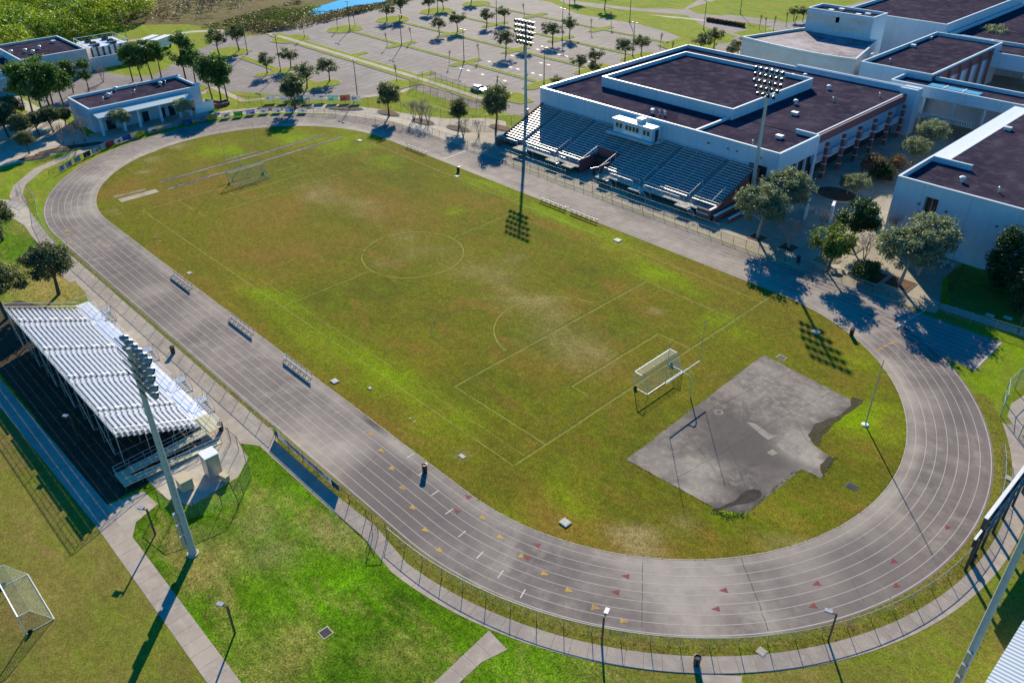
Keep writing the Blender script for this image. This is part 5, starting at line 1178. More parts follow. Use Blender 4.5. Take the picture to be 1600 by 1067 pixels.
BN = [((99, 268), 'white banner with a large blue emblem, nearest the left end of the far bend fence', V('white blue blue')), ((110, 262), 'lavender banner with a dark print, second from the left on the far bend fence', V('lavender navy')), ((123, 254), 'pale blue banner, third from the left on the far bend fence', V('pale_blue blue white')),
      ((138, 246), 'dark navy banner, fourth from the left on the far bend fence', V('navy lavender')), ((151, 240), 'light blue banner with white print, fifth from the left on the far bend fence', V('pale_blue white blue')), ((165, 233), 'light blue banner directly left of the red one', V('pale_blue white teal')), ((173, 230), 'crimson red banner on the far bend fence', V('red magenta')),
      ((187, 225), 'white banner with blue print between the red and the royal blue banner', V('white blue pale_blue')), ((200, 220), 'royal blue banner in front of the left end of the fieldhouse', V('blue blue')), ((211, 216), 'cream banner right of the royal blue one', V('cream white')), ((221, 214), 'yellow green banner on the far bend fence', V('lime green')), ((240, 208), 'white banner with a magenta lower half', V('white magenta black')),
      ((252, 205), 'cream banner right of the magenta one', V('cream cream')), ((263, 202), 'plain white banner in front of the middle of the fieldhouse', V('white lavender')), ((276, 199), 'pale grey blue banner left of the bright blue one', V('pale_blue white')), ((294, 196), 'bright blue banner with white print in front of the right end of the fieldhouse', V('blue white navy')), ((315, 191), 'lavender banner with blue print between the bright blue and yellow ones', V('lavender blue')),
      ((332, 188), 'bright yellow banner on the far bend fence', V('yellow yellow')), ((354, 185), 'white banner covered in small blue print between yellow and green', V('white pale_blue navy')), ((373, 183), 'green banner on the far bend fence', V('green lime')), ((392, 180), 'lavender banner with three blue blocks right of the green one', V('lavender blue blue')), ((413, 178), 'white banner with pink print on the far bend fence', V('white magenta')),
      ((433, 177), 'white banner with black print on the far bend fence', V('white black')), ((453, 177), 'half blue half white banner near the big oak', V('pale_blue blue')), ((473, 177), 'white banner with faint print at the right end of the row', V('white teal'))]
for (u, v), lab, cols in BN:
    x, y = xy(u, v); d = Vector((x+L2, y)).normalized(); banner(lab, x-d.x*-.12, y-d.y*-.12, math.atan2(d.x, -d.y), 2.1, 1.15, .12, cols)
for (u, v), lab, cols in [((424, 161), 'white banner at the left end of the parking side fence', V('white magenta')), ((445, 161), 'white banner second from the left on the parking side fence', V('white teal')), ((483, 161), 'white and pale teal banner right of the big oak on the parking side fence', V('white teal teal')), ((501, 160), 'white banner with red print on the parking side fence', V('white red')),
                          ((521, 161), 'pale green banner on the parking side fence', V('teal white')), ((540, 161), 'reddish brown banner on the parking side fence', V('brown red')), ((556, 162), 'plain white banner beneath the tall parking lot light pole', V('white white'))]:
    x, y = xy(u, v); banner(lab, x, y, R(60), 2.6, 1.5, .5, cols, 'banners on the parking side fence')
lb = thing('banner', 'long blue and white lettered banner hung on the black posted fence', 'banner', (32.8, -40.93, 0))
MB().box(-6.6, 6.6, -.012, .012, .28, 1.2).obj('panel', 'vinyl_white', lb)
b = MB(); b.box(-6.6, -6.0, .013, .02, .28, 1.2); b.box(5.2, 6.6, .013, .02, .28, 1.2); b.box(-6.6, -6.0, -.02, -.013, .28, 1.2); b.box(5.2, 6.6, -.02, -.013, .28, 1.2); b.obj('print', 'vinyl_blue', lb)
b = MB(); rr = random.Random(5)
for s_ in (-1, 1):
    x = -4.4
    while x < 4.4:
        w = rr.uniform(.25, .5); y0, y1 = sorted((s_*.013, s_*.02)); b.box(x, x+w*.35, y0, y1, .45, 1.0); b.box(x+w*.353, x+w, y0, y1, .45 if rr.random() < .5 else .85, .6 if rr.random() < .2 else 1.0); x += w+.18
b.obj('print', 'vinyl_lavender', lb)

# ================================================================ STADIUM LIGHTS
def flood():
    b = MB(); ax = (0, -0.85, -0.55); q = Vector(ax).normalized()
    b.lathe((0, 0, 0), [(.11, -.30), (.18, -.21), (.32, .02), (.36, .18), (.33, .18), (.14, .0)], 12, q)
    return b.mesh('floodlight', 'lamp_housing')
FLM = flood()
hm = MB(); hm.lathe((0, 0, 0), [(.365, .182), (.375, .31), (.355, .31)], 12, Vector((0, -0.85, -0.55)).normalized()); HOOD = hm.mesh('hood', 'lamp_dark')
def stadium_light(label, x, y, h, face, rows, r0=.36, r1=.17, sp=.78, dz=.95, boxes=True):
    """face: +1 shines to +y, -1 shines to -y; the crossarms lie along x"""
    t = thing('stadium_light', label, 'floodlight pole', (x, y, 0))
    MB().tube([(0, 0, 0), (0, 0, h*.5), (0, 0, h)], [r0, (r0+r1)/2, r1], 14).obj('pole', 'concrete_pole', t, smooth=False)
    if r0 > .3: MB().lathe((0, 0, 0), [(r0+.2, 0), (r0+.2, .12)], 16).obj('base', 'concrete_plain', t)
    for k, n in enumerate(rows):
        z = h-.1-k*dz; w = (n-1)*sp/2
        MB().box(-w-.2, w+.2, .18*-face-.045, .18*-face+.045, z-.045, z+.045).obj('crossarm', 'lamp_dark', t)
        for i in range(n):
            f = link('floodlight', FLM, t, (-w+i*sp, .42*face, z-.18), 0 if face < 0 else PI)
            link('hood', HOOD, f, (0, 0, 0))
    b = MB()
    for k in range(3): b.box(-.22, .22, (-r0-.3)*face-.0 if face > 0 else r0-.05, (-r0-.02)*face if face > 0 else r0+.28, 1.6+k*1.5, 2.8+k*1.5)
    if boxes: b.obj('control_box', 'galvanised', t)
    b = MB(); n = int((h-6)/.8)
    for i in range(n): zz = 5.6+i*.8; b.box(r1+.12, r1+.3, -.02, .02, zz, zz+.04)
    b.obj('climbing_peg', 'steel_dark', t)
    return t
stadium_light('tall pale floodlight pole on the near lawn in front of the white bleachers', 36.4, -56.2, 24.4, 1, [6, 6, 5, 5, 4], .40, .20, .95, 1.0)
stadium_light('tall floodlight pole with five lamp rows at the left end of the blue grandstand', -28.9, 55.0, 24.6, -1, [6, 6, 6, 5, 5], .40, .20, 1.02, 1.05)
stadium_light('tall floodlight pole at the right end of the blue grandstand in front of the gymnasium', 27.9, 57.4, 24.6, -1, [6, 6, 6, 5, 4], .40, .20, 1.02, 1.05)
stadium_light('thick floodlight pole leaning into view at the bottom right corner, its lamps out of frame', 94.95, -18.1, 31.0, 1, [6, 6, 5, 5, 4], .32, .2)

# scoreboard seen from behind at the right edge
sb = thing('scoreboard', 'large dark backed scoreboard on six posts beside the near bend, seen from behind', 'scoreboard', (90.5, 3, 0))
for y in (-6.9, -5.4, -2.8, 0.1, 2.8, 5.5, 8.4): MB().box(-.12, .12, y-.12, y+.12, 0, 4.2 if y < -5 else 5.3).obj('post', 'steel_dark', sb)
MB().box(-.45, -.13, -5.3, 12, 2.9, 5.5).obj('panel', 'steel_dark', sb); MB().box(-.47, -.11, -5.32, 12.02, 5.503, 5.58).obj('top_trim', 'coping_white', sb)
MB().box(-.3, -.13, -7.2, -5.5, 3.2, 4.2).obj('side_panel', 'steel_dark', sb); MB().box(-.32, -.1, -7.25, -5.45, 4.203, 4.28).obj('top_trim', 'coping_white', sb)
b = MB()
for z in (3.1, 4.2, 5.2): b.box(.121, .2, -5.3, 12, z, z+.1)
b.obj('brace', 'galvanised', sb)

# lot light poles
def lot_light(label, x, y, h, two=True, grp='parking lot light poles', m_='bronze_pole'):
    t = thing('light_pole', label, 'light pole', (x, y, 0), 0, grp)
    MB().tube([(0, 0, 0), (0, 0, h)], [.13, .08], 8).obj('pole', m_, t); MB().lathe((0, 0, 0), [(.28, 0), (.28, .5)], 10).obj('base', 'concrete_plain', t)
    for s_ in ((-1, 1) if two else (1,)):
        MB().box(*sorted((0.05*s_, .7*s_)), -.04, .04, h-.1, h-.02).obj('arm', m_, t); MB().box(*sorted((.5*s_, 1.15*s_)), -.22, .22, h-.02, h+.16).obj('lamp_head', m_, t)
for x, y, h, lab in [(-116.3, 44, 10, 'bronze light pole at the near left island of the parking lot'), (-80.1, 44.9, 9.2, 'bronze light pole standing by the lot edge behind the far bend plaza'), (-146, 87.9, 9, 'bronze light pole on the second median, left end'),
                     (-116.4, 87, 9, 'bronze light pole on the second median, middle'), (-86.9, 87.2, 9, 'bronze light pole on the second median, right, between two bare saplings'), (-115.6, 127, 9.4, 'bronze light pole on the fourth median between round oaks, left'),
                     (-85, 127, 9.4, 'bronze light pole on the fourth median, middle'), (-56.2, 126.8, 9.4, 'bronze light pole on the fourth median, right end'), (-54.5, 87.3, 9.4, 'bronze light pole behind the left corner of the gymnasium'), (-109.6, 157, 9, 'bronze light pole on the far lawn edge, left'),
                     (-61.3, 170.2, 9, 'bronze light pole on the far lawn, right'), (-66.5, 200, 9, 'bronze light pole beyond the far road'), (-147, 127, 9, 'bronze light pole on the far left island of the lot'), (-86, 162, 9, 'bronze light pole on the far lawn edge, middle'),
                     (xy(395-8, 85)[0], xy(387, 85)[1], 9, 'bronze light pole on the oval island at the left end of the lot'), (-132, 178, 9, 'bronze light pole near the top edge of the photo')]:
    lot_light(lab, x, y, h)
for u, v, lab in ((124, 60, 'tall thin wooden pole left of the cooling plant at upper left'), (200, 68, 'tall thin wooden pole right of the cooling plant at upper left')):
    x, y = xy(u, v); t = thing('utility_pole', lab, 'pole', (x, y, 0)); MB().tube([(0, 0, 0), (0, 0, 10.5)], [.14, .09], 8).obj('pole', 'wood_board', t); MB().box(-.3, .3, -.05, .05, 9.9, 10).obj('crossarm', 'wood_board', t)
def path_lamp(label, x, y, ang, h=3.7):
    t = thing('path_lamp', label, 'path lamp', (x, y, 0), ang, 'path lamps around the track')
    MB().box(-.075, .075, -.075, .075, 0, h).obj('pole', 'bronze_pole', t); MB().box(.076, .45, -.05, .05, h-.2, h-.1).obj('arm', 'bronze_pole', t)
    MB().box(.35, 1.0, -.19, .19, h-.12, h+.06).obj('lamp_head', 'galvanised', t)
path_lamp('path lamp on the near grass verge below the middle of the near bend', 71.6, -34.7-.5, R(110)); path_lamp('path lamp on the fence line at the lower right of the near bend', 85.3, -20.7, R(200))
path_lamp('path lamp beside the diagonal sidewalk right of the tall light pole', 47.9, -57.8, R(-150)); path_lamp('path lamp behind the right end of the bleachers by the sidewalk junction', 31.3, -57.8, R(-150), 3.6)
path_lamp('path lamp standing in the shadow behind the bleachers', 10.7, -57.8, R(-150)); path_lamp('path lamp on the lawn by the right hand building', *xy(1590, 520), R(40), 3.9)

# flagless slim pole in the D by the asphalt pad
t = thing('flagpole', 'slim steel pole with round white base standing beside the asphalt pad', 'pole', (73.45, 10.34, 0))
MB().tube([(0, 0, 0), (0, 0, 9.4)], [.09, .045], 10).obj('pole', 'galvanised', t); MB().lathe((0, 0, 0), [(.42, 0), (.42, .1), (.3, .16)], 18).obj('base', 'coping_white', t)

# ================================================================ GOALS
def soccer_goal(label, x, y, rz, depth=2.2, m_='aluminium', net='net', wheel=True, td=1.0):
    """mouth along local x at y=0, field side is -y"""
    t = thing('soccer_goal', label, 'soccer goal', (x, y, 0), rz); W = 3.66; H = 2.44
    MB().tube([(-W, 0, 0), (-W, 0, H), (W, 0, H), (W, 0, 0)], .06, 8).obj('goal_frame', m_, t)
    b = MB()
    for s_ in (-1, 1): b.tube([(s_*W, 0, H-.02), (s_*W, td, H-.05), (s_*W, depth, .05), (s_*W, 0, .05)], .038, 6)
    b.tube([(-W, depth, .05), (W, depth, .05)], .045, 6); b.obj('rear_frame', m_, t)
    b = MB()
    for i in range(12):
        x0 = -W+i*2*W/12; x1 = x0+2*W/12
        wire(b, [((x0, td, H-.05), (x1, td, H-.05), (x1, depth, .06), (x0, depth, .06)), ((x0, 0, H), (x1, 0, H), (x1, td, H-.05), (x0, td, H-.05))])
    for s_ in (-1, 1): wire(b, [((s_*W, .02, .06), (s_*W, depth, .06), (s_*W, td, H-.06), (s_*W, .02, H-.06))])
    b.obj('net', net, t)
    if wheel:
        for s_ in (-1, 1): MB().lathe((s_*(W+.08), .35, .22), [(.1, -.05), (.22, -.04), (.22, .04), (.1, .05)], 12, (1, 0, 0)).obj('wheel', 'rubber', t)
soccer_goal('white portable soccer goal facing the infield beside the asphalt pad', 49.4, .35, R(-90), 2.2)
soccer_goal('pale green netted soccer goal at the far end of the infield', -50.0, -3.2, R(-90), 2.9, 'goal_green', 'net_green')
soccer_goal('green framed soccer goal on the olive lawn cut off by the left edge', 31.3, -71.3, R(180)*0, 2.4, 'aluminium', 'net_green')
def football_goal(label, x, y, s_):
    t = thing('football_goal', label, 'football goal', (x, y, 0))
    MB().tube([(0, 0, 0), (0, 0, 2.3), (-.25*s_, 0, 2.75), (-.7*s_, 0, 3.0), (-1.5*s_, 0, 3.05)], .07, 8).obj('gooseneck', 'post_yellow', t)
    MB().tube([(-1.5*s_, -3.56, 3.05), (-1.5*s_, 3.56, 3.05)], .07, 8).obj('crossbar', 'paint_white', t)
    for q in (-1, 1): MB().tube([(-1.5*s_, q*3.56, 3.05), (-1.5*s_, q*3.56, 9.1)], .035, 6).obj('upright', 'goal_green', t)
football_goal('goose necked american football goal with white crossbar at the near end of the infield', 55.65, .1, 1); football_goal('goose necked american football goal with white crossbar at the far end of the infield', -56.0, -1.0, -1)

# ================================================================ BENCHES, BINS, COVERS
simple('bench_grey', (0.40, 0.39, 0.37), 0.6, 0.3, var=.2, sc=2)
def bench(label, x0, y, ln, side):
    """open aluminium team bench with backrest; side = direction the back faces (+1/-1 in y)"""
    t = thing('bench', label, 'bench', (x0+ln/2, y, 0), 0, 'aluminium team benches by the track')
    w = ln/2
    MB().box(-w, w, -.12, .10, .44, .48).obj('seat', 'bench_grey', t); MB().box(-w, w, .30*side-.02, .30*side+.02, .70, .90).obj('backrest', 'bench_grey', t)
    n = 6
    for i in range(n):
        x = -w+.3+i*(ln-.6)/(n-1)
        MB().tube([(x, -.40*side, .02), (x, -.1*side, .42), (x, .24*side, .42), (x, .28*side, .92)], .028, 5).tube([(x, -.5*side, .03), (x, .4*side, .03)], .028, 5).tube([(x, .1*side, .03), (x, .1*side, .42)], .028, 5).obj('leg', 'steel_dark', t)
bench('aluminium bench on the near edge of the infield, furthest left', -20.9, -31.9, 6.6, 1); bench('aluminium bench on the near edge of the infield, middle of three', -2.4, -31.7, 6.7, 1); bench('aluminium bench on the near edge of the infield, closest to the camera', 12.6, -31.7, 6.7, 1)
bench('aluminium bench on the far edge of the infield, alone at the upper left', -42.1, 31.5, 6.8, -1); bench('aluminium bench below the grandstand, left of the adjacent pair', -.9, 31.2, 6.6, -1); bench('aluminium bench below the grandstand, right of the adjacent pair', 6.8, 31.2, 6.5, -1)
def bin_(label, x, y, mt='plastic_black', h=1.0):
    t = thing('trash_bin', label, 'trash bin', (x, y, 0), 0, 'black trash bins')
    MB().lathe((0, 0, 0), [(.24, 0), (.29, .1), (.31, h), (.27, h), (.25, .5), (.05, .5)], 16).obj('body', mt, t); MB().lathe((0, 0, h), [(.34, -.04), (.34, .05), (.27, .06), (.27, -.02)], 16).obj('rim', mt, t)
for u, v, lab in ((664, 737, 'black trash bin on the inner edge of the track near the middle of the photo'), (716, 268, 'black trash bin on the infield edge at the far side'), (1330, 524, 'black trash bin on the inner edge at the start of the near bend'), (1088, 1038, 'black trash bin on the sidewalk at the bottom of the near bend'),
                  (346, 672, 'black trash bin at the right front corner of the bleachers'), (271, 552, 'black trash bin by the fence in front of the bleachers'), (1247, 410, 'black trash bin beside the railing below the courtyard trees'), (171, 509, 'black trash bin on the bleachers front walkway'), (1517, 878, 'black trash bin below the scoreboard')):
    x, y = xy(u, v)
    bin_(lab, x, y)
def cover(label, u, v, w, l, h=.10, mt='concrete_plain', grate=False, rz=0.0):
    x, y = xy(u, v); t = thing('utility_cover', label, 'utility cover', (x, y, 0), rz)
    MB().box(-w/2, w/2, -l/2, l/2, 0, h).obj('frame', mt, t)
    if grate:
        b = MB(); n = 8
        for i in range(n): b.box(-w/2+.12+(w-.24)*i/n, -w/2+.12+(w-.24)*(i+.55)/n, -l/2+.12, l/2-.12, h+.003, h+.03)
        b.obj('grate', 'steel_dark', t); MB().box(-w/2+.1, w/2-.1, -l/2+.1, l/2-.1, h+.0005, h+.002).obj('void', 'rubber', t)
    else: MB().box(-w/2+.08, w/2-.08, -l/2+.08, l/2-.08, h+.002, h+.02).obj('lid', mt, t)
cover('square storm drain grate in the bright near lawn', 509, 988, 1.05, 1.05, .03, 'concrete_plain', True); cover('square dark drain grate between the asphalt pad and the near bend', 1331, 760, 1.2, 1.0, .03, 'steel_dark', True)
cover('white lidded box in the infield grass near the bottom of the near bend', 883, 817, 1.0, .9, .14, 'lid_grey'); cover('pale lidded box in the grass just beyond the nearest bench', 523, 596, .95, .8, .12, 'lid_grey'); cover('pale square lid right of the near bend by the scoreboard', 1577, 748, .8, .8, .12, 'concrete_plain')
cover('white lid in the infield grass below the grandstand benches', 965, 376, 1.2, 1.1, .12, 'lid_grey'); cover('concrete framed drain at the top corner of the asphalt pad', 1221, 559, 1.2, 1.0, .05, 'concrete_plain', True); cover('white lid in the grass beside the floodlight shadow', 1275, 519, 1.0, .9, .1, 'lid_grey')
cover('small white lid next to the bin at the far side of the infield', 714, 276, .9, .8, .1, 'lid_grey'); cover('white lid in the far infield corner', 562, 220, 1.3, .9, .1, 'lid_grey'); cover('grey lid beside the furthest left bench', 296, 427, .9, .7, .08, 'concrete_plain'); cover('tiny white marker box on the near edge of the infield', 578, 607, .5, .4, .1, 'lid_grey')
cover('small concrete utility lid in the verge at the bottom of the near bend', 1190, 1018, .8, .8, .05, 'concrete_plain'); cover('white lid on the grass by the right hand building, left one', 1547, 493, 1.1, .7, .1, 'lid_grey'); cover('white lid on the grass by the right hand building, right one', 1575, 497, 1.1, .7, .1, 'lid_grey')
cover('pair of sunken white lids in the bare patch of the infield', 722, 713, .8, .5, .06, 'lid_grey')
for u, v, lab in ((243, 370, 'white plastic scrap in the infield left of the furthest left bench'), (250, 377, 'smaller white scrap in the infield left of the furthest left bench'), (641, 654, 'white scrap in the grass beyond the near benches'), (648, 659, 'second white scrap in the grass beyond the near benches')):
    x, y = xy(u, v); t = tag(MB().cbox((0, 0, .03), (.25, .18, .05), 1.0).obj('litter', 'lid_grey', None, (x, y, 0), .4), lab, 'litter')

# hammer cage cut by the right edge
cg = thing('throwing_cage', 'green framed netted throwing cage on the grass at the right edge', 'sports cage', (84, 23, 0))
pts = [(0, 0.4), (-1.0, 4), (-.8, 7.5), (2.5, 10), (6, 9), (7, 4), (5, -.5), (3, -2.4)]
b = MB()
for p in pts: b.tube([(*p, 0), (*p, 3.2)], .06, 6)
b.tube([(*p, 3.2) for p in pts], .05, 6); b.tube([(*p, 1.6) for p in pts], .035, 6); b.obj('cage_frame', 'goal_green', cg)
b = MB(); wire(b, [((*pts[k], .05), (*pts[k+1], .05), (*pts[k+1], 3.2), (*pts[k], 3.2)) for k in range(len(pts)-1)]); b.obj('net', 'chain_link', cg)
struct(MB().sheet([(84+p[0], 23+p[1]) for p in [(0.6, 1), (0, 4), (.5, 7), (3, 9), (5.5, 8), (6.2, 4), (4.4, 0), (3, -1.6)]], .015).obj('cage_pad', 'concrete_plain'))
# car
x, y = xy(748, 143); car = thing('parked_car', 'lone pale silver sedan parked near the gravel pen in the lot', 'car', (x, y, 0), R(4))
prof = [(-2.3, .35), (-2.3, .85), (-1.7, .98), (-1.2, 1.42), (.5, 1.45), (1.2, 1.0), (2.2, .85), (2.35, .4)]
b = MB()
for yy in (-.88, .88): b.v += [(p[0], yy*(.86 if p[1] > 1.2 else 1), p[1]) for p in prof]
n = len(prof); b.f += [tuple(range(n)), tuple(range(2*n-1, n-1, -1))]; b.mi += [0, 0]
for k in range(n): q = (k+1) % n; b.f.append((k, n+k, n+q, q)); b.mi.append(0)
b.obj('body', 'car_paint', car)
b = MB(); b.v += [(-1.68, -.8, 1.0), (-1.68, .8, 1.0), (-1.24, .7, 1.40), (-1.24, -.7, 1.40)]; b.v = [(p[0]-.02, p[1], p[2]+.01) for p in b.v]; b.f.append((0, 3, 2, 1)); b.mi.append(0)
b.v += [(.56, -.7, 1.43), (.56, .7, 1.43), (1.2, .8, 1.03), (1.2, -.8, 1.03)]; b.f.append((4, 7, 6, 5)); b.mi.append(0)
for s_ in (-1, 1): i = len(b.v); b.v += [(-1.4, .895*s_, 1.0), (1.0, .895*s_, 1.0), (.45, .80*s_, 1.38), (-1.1, .80*s_, 1.38)]; b.f.append((i, i+1, i+2, i+3)); b.mi.append(0)
b.obj('window', 'glass_dark', car)
for sx in (-1.45, 1.45):
    for sy in (-.9, .9): MB().lathe((sx, sy-.1, .33), [(.2, 0), (.33, .02), (.33, .18), (.2, .2)], 14, (0, 1, 0)).obj('wheel', 'rubber', car)
# courtyard furniture
def kiosk(label, u, v, rz, h=2.0):
    x, y = xy(u, v); t = thing('display_wall', label, 'display panel', (x, y, 0), rz); MB().box(-.2, .2, -1.1, 1.1, 0, h).obj('panel', 'wall_tinted', t); MB().box(-.25, .25, -1.15, 1.15, h+.003, h+.1).obj('cap', 'coping_white', t)
kiosk('upright pale concrete slab in the shade left of the round planter', 1258, 340, R(20), 3.2); kiosk('upright pale concrete slab in the shade beside the round green tree', 1297, 345, R(20), 3.2); kiosk('sunlit pale concrete slab right of the round green tree', 1368, 355, R(15), 2.6)
def table(label, u, v):
    x, y = xy(u, v); t = thing('picnic_table', label, 'picnic table', (x, y, 0), R(30), 'courtyard picnic tables')
    MB().lathe((0, 0, .7), [(.75, 0), (.75, .06)], 16).obj('table_top', 'concrete_plain', t); MB().lathe((0, 0, 0), [(.3, 0), (.15, .7)], 10).obj('pedestal', 'concrete_plain', t)
    for k in range(3): a = 2*PI*k/3; MB().lathe((1.15*math.cos(a), 1.15*math.sin(a), 0), [(.25, 0), (.25, .42), (.28, .46)], 10).obj('seat', 'concrete_plain', t)
table('round concrete picnic table beside the shaded slab in the courtyard', 1263, 331); table('round concrete picnic table by the railing between courtyard trees', 1305, 423); table('round concrete picnic table in the deep shade by the right hand building', 1475, 415); table('round concrete picnic table under the silver leaved trees', 1385, 368)
def planter(u, v, r, sx=1.0, label='', soil='mulch', square=False, z=.25, rz=0.0):
    x, y = xy(u, v); t = thing('planter', label, 'planter', (x, y, 0), rz)
    if square: p = [(-r, -r*sx), (r, -r*sx), (r, r*sx), (-r, r*sx)]
    else: p = [(r*math.cos(2*PI*i/28)*sx, r*math.sin(2*PI*i/28)) for i in range(28)]
    MB().prism(p, 0, z).obj('border', 'kerb', t); MB().prism([(a*.93, c*.93) for a, c in p], z+.002, z+.04).obj('soil', soil, t)
planter(1306, 305, 3.4, 1.2, 'oval planted bed in the shaded courtyard'); planter(1183, 372, 1.3, 1, 'square tree pit under the grey green tree by the railing', square=True, z=.05); planter(1232, 387, 1.3, 1, 'square tree pit under the pink bare tree', square=True, z=.05); planter(1290, 408, 1.8, 1, 'square tree pit under the yellow green tree', 'bare_soil', True, .12)
planter(1326, 388, 1.8, 1, 'square tree pit under the round dark green tree', 'bare_soil', True, .12); planter(1355, 430, 2.6, .8, 'square bed full of dark shrubs by the railing', 'mulch', True, .12); planter(1406, 444, 1.9, 1, 'square tree pit of red mulch under the large silver tree', 'mulch', True, .12)
for (u, v, lab) in ((422.5, 170, 'narrow kerbed bed left of the big oak on the far plaza'), (462.5, 167.5, 'long oval bed around the big oak on the far plaza'), (540, 170, 'long oval bed right of the big oak on the far plaza'), (607, 177.5, 'oval bed around the round tree on the far plaza'), (661, 191, 'oval bed around three bare trees on the far plaza'), (716, 201.5, 'oval bed around the small dark tree on the far plaza'), (783, 200.5, 'oval bed around the tall tree left of the grandstand')):
    x, y = xy(u, v); ang = math.atan2(-(x+L2), y) if u < 600 else R(0); planter(u, v, 1.5, 3.2 if 'long' in lab else 2.4, lab, 'mulch', False, .15, R(35) if u < 600 else R(8))
x, y = xy(112, 232); planter(112, 232, 1.6, 4.5, 'long curved bed under three bare trees by the fieldhouse', 'mulch', False, .18, R(75)); planter(55, 247, 1.4, 2.4, 'small kerbed bed on the left plaza', 'mulch', False, .15, R(75))
# brick barrier around the trees left of the fieldhouse end
lw = thing('wall', 'low red brick wall curving at the right end of the fieldhouse', 'wall'); walls_poly([xy(322, 160), xy(345, 163), xy(358, 160), xy(358, 164), xy(343, 168), xy(320, 165)], 0, .8, .2).obj('wall_panel', 'brick_red', lw)
# hedge row on the far road
for k in range(9):
    u = 1107+k*6.6; v = 33.5+k*1.1; x, y = xy(u, v)
    b = MB(); rr = random.Random(k)
    for i in range(260):
        a = rr.uniform(0, 2*PI); r_ = .85*math.sqrt(rr.random()); z_ = rr.uniform(.1, 1.1); c = Vector((r_*math.cos(a), r_*math.sin(a), z_)); d1 = Vector([rr.gauss(0, 1) for _ in range(3)]).normalized()*.16; d2 = d1.cross(Vector([rr.gauss(0, 1) for _ in range(3)])).normalized()*.16
        b.quad(c-d1-d2, c+d1-d2, c+d1+d2, c-d1+d2)
    tag(b.obj('shrub', 'leaf_russet', None, (x, y, 0)), ('leftmost', 'second', 'third', 'fourth', 'middle', 'sixth', 'seventh', 'eighth', 'rightmost')[k]+' clipped dark red shrub of the hedge row beside the far road', 'shrub', 'hedge row of dark red shrubs by the far road')

# ================================================================ TREES
def leaf(b, c, s, rr, flat=0.0):
    d1 = Vector((rr.gauss(0, 1), rr.gauss(0, 1), rr.gauss(0, 1)*(1-flat))).normalized(); d2 = d1.cross(Vector((rr.gauss(0, 1), rr.gauss(0, 1), rr.gauss(0, 1)))).normalized()
    w = s*rr.uniform(.6, 1.3); l = s*rr.uniform(.9, 1.6)
    i = len(b.v); b.v += [tuple(c-d1*l), tuple(c+d2*w*.6), tuple(c+d1*l), tuple(c-d2*w*.6)]; b.f.append((i, i+1, i+2, i+3)); b.mi.append(0)
def make_tree(seed, H, R0, zc, rz, nl, s, mat, bark='bark', clump=(.55, .95), trunk_r=.22, nclump=60, gap=.0, limbs=6, name='oak_tree', dome=True, fork=.35):
    """trunk and limbs reaching leaf clumps scattered through an uneven crown; H height, R0 crown radius, zc crown centre, rz crown half height"""
    rr = random.Random(seed); t = link(name, None)
    cl = []
    for k in range(nclump):
        for _ in range(30):
            d = Vector((rr.gauss(0, 1), rr.gauss(0, 1), rr.gauss(0, 1))).normalized(); q = rr.random()**.42
            f = 1+.34*mnoise.noise(d*1.7+Vector((seed*3.1, 0, 0)))
            p = Vector((d.x*R0*q*f, d.y*R0*q*f, zc+d.z*rz*q*f))
            if mnoise.noise(p*.45+Vector((seed, seed*2, 0))) < -.28+gap: continue
            if dome and p.z < zc-rz*.62: continue
            break
        cl.append((p, rr.uniform(*clump)))
    b = MB(); per = nl//len(cl)
    for p, r_ in cl:
        for i in range(per):
            o_ = Vector((rr.gauss(0, 1), rr.gauss(0, 1), rr.gauss(0, .75)))*r_*.46; leaf(b, p+o_, s, rr, .3)
    b.obj('crown', mat, t)
    b = MB(); zf = H*fork; lean = Vector((rr.uniform(-.3, .3), rr.uniform(-.3, .3), 0))
    b.tube([(0, 0, 0), (*(lean*.5).xy, zf*.5), (*lean.xy, zf), (lean.x*1.3, lean.y*1.3, zc+rz*.3)], [trunk_r*1.25, trunk_r, trunk_r*.8, trunk_r*.2], 8)
    for k in range(limbs):
        p, _ = cl[(k*7) % len(cl)]; a = Vector((lean.x, lean.y, zf*rr.uniform(.85, 1.15))); m_ = a.lerp(p, .5)+Vector((0, 0, -.25)); b.tube([a, m_, p], [trunk_r*.55, trunk_r*.32, trunk_r*.1], 5)
    b.obj('trunk', bark, t); return t
def make_bare(seed, H, spread, name='bare_tree', bark='bark_pale', nb=5, twig='leaf_twig', nleaf=500):
    rr = random.Random(seed); t = link(name, None); b = MB(); tips = []
    def grow(p, d, l, r_, dep):
        q = p+d*l; b.tube([p, q], [r_, r_*.6], 4 if dep > 1 else 6, cap=False)
        if dep >= 4: tips.append(q); return
        for i in range(rr.choice((2, 3, 3))):
            a = Vector((rr.gauss(0, 1), rr.gauss(0, 1), rr.gauss(0, .5))).normalized(); nd = (d+a*spread).normalized(); nd.z = abs(nd.z)*.9+.1; nd.normalize()
            grow(q, nd, l*rr.uniform(.62, .85), r_*.6, dep+1)
    for k in range(nb if nb > 1 else 1):
        a = 2*PI*k/nb; d = Vector((math.cos(a)*.25, math.sin(a)*.25, 1)).normalized() if nb > 1 else Vector((0, 0, 1)); grow(Vector((.1*math.cos(a), .1*math.sin(a), 0)), d, H*.3, H*.014+.02, 0)
    b.obj('trunk', bark, t); b = MB()
    for i in range(nleaf):
        p = rr.choice(tips); leaf(b, p+Vector((rr.gauss(0, .22), rr.gauss(0, .22), rr.gauss(0, .22))), .055, rr)
    b.obj('crown', twig, t); return t
OAK = [make_tree(11+k, 6.4, 2.5, 4.2, 1.7, 2300, .16, 'leaf_oak', nclump=40, trunk_r=.15, gap=.1) for k in range(4)]
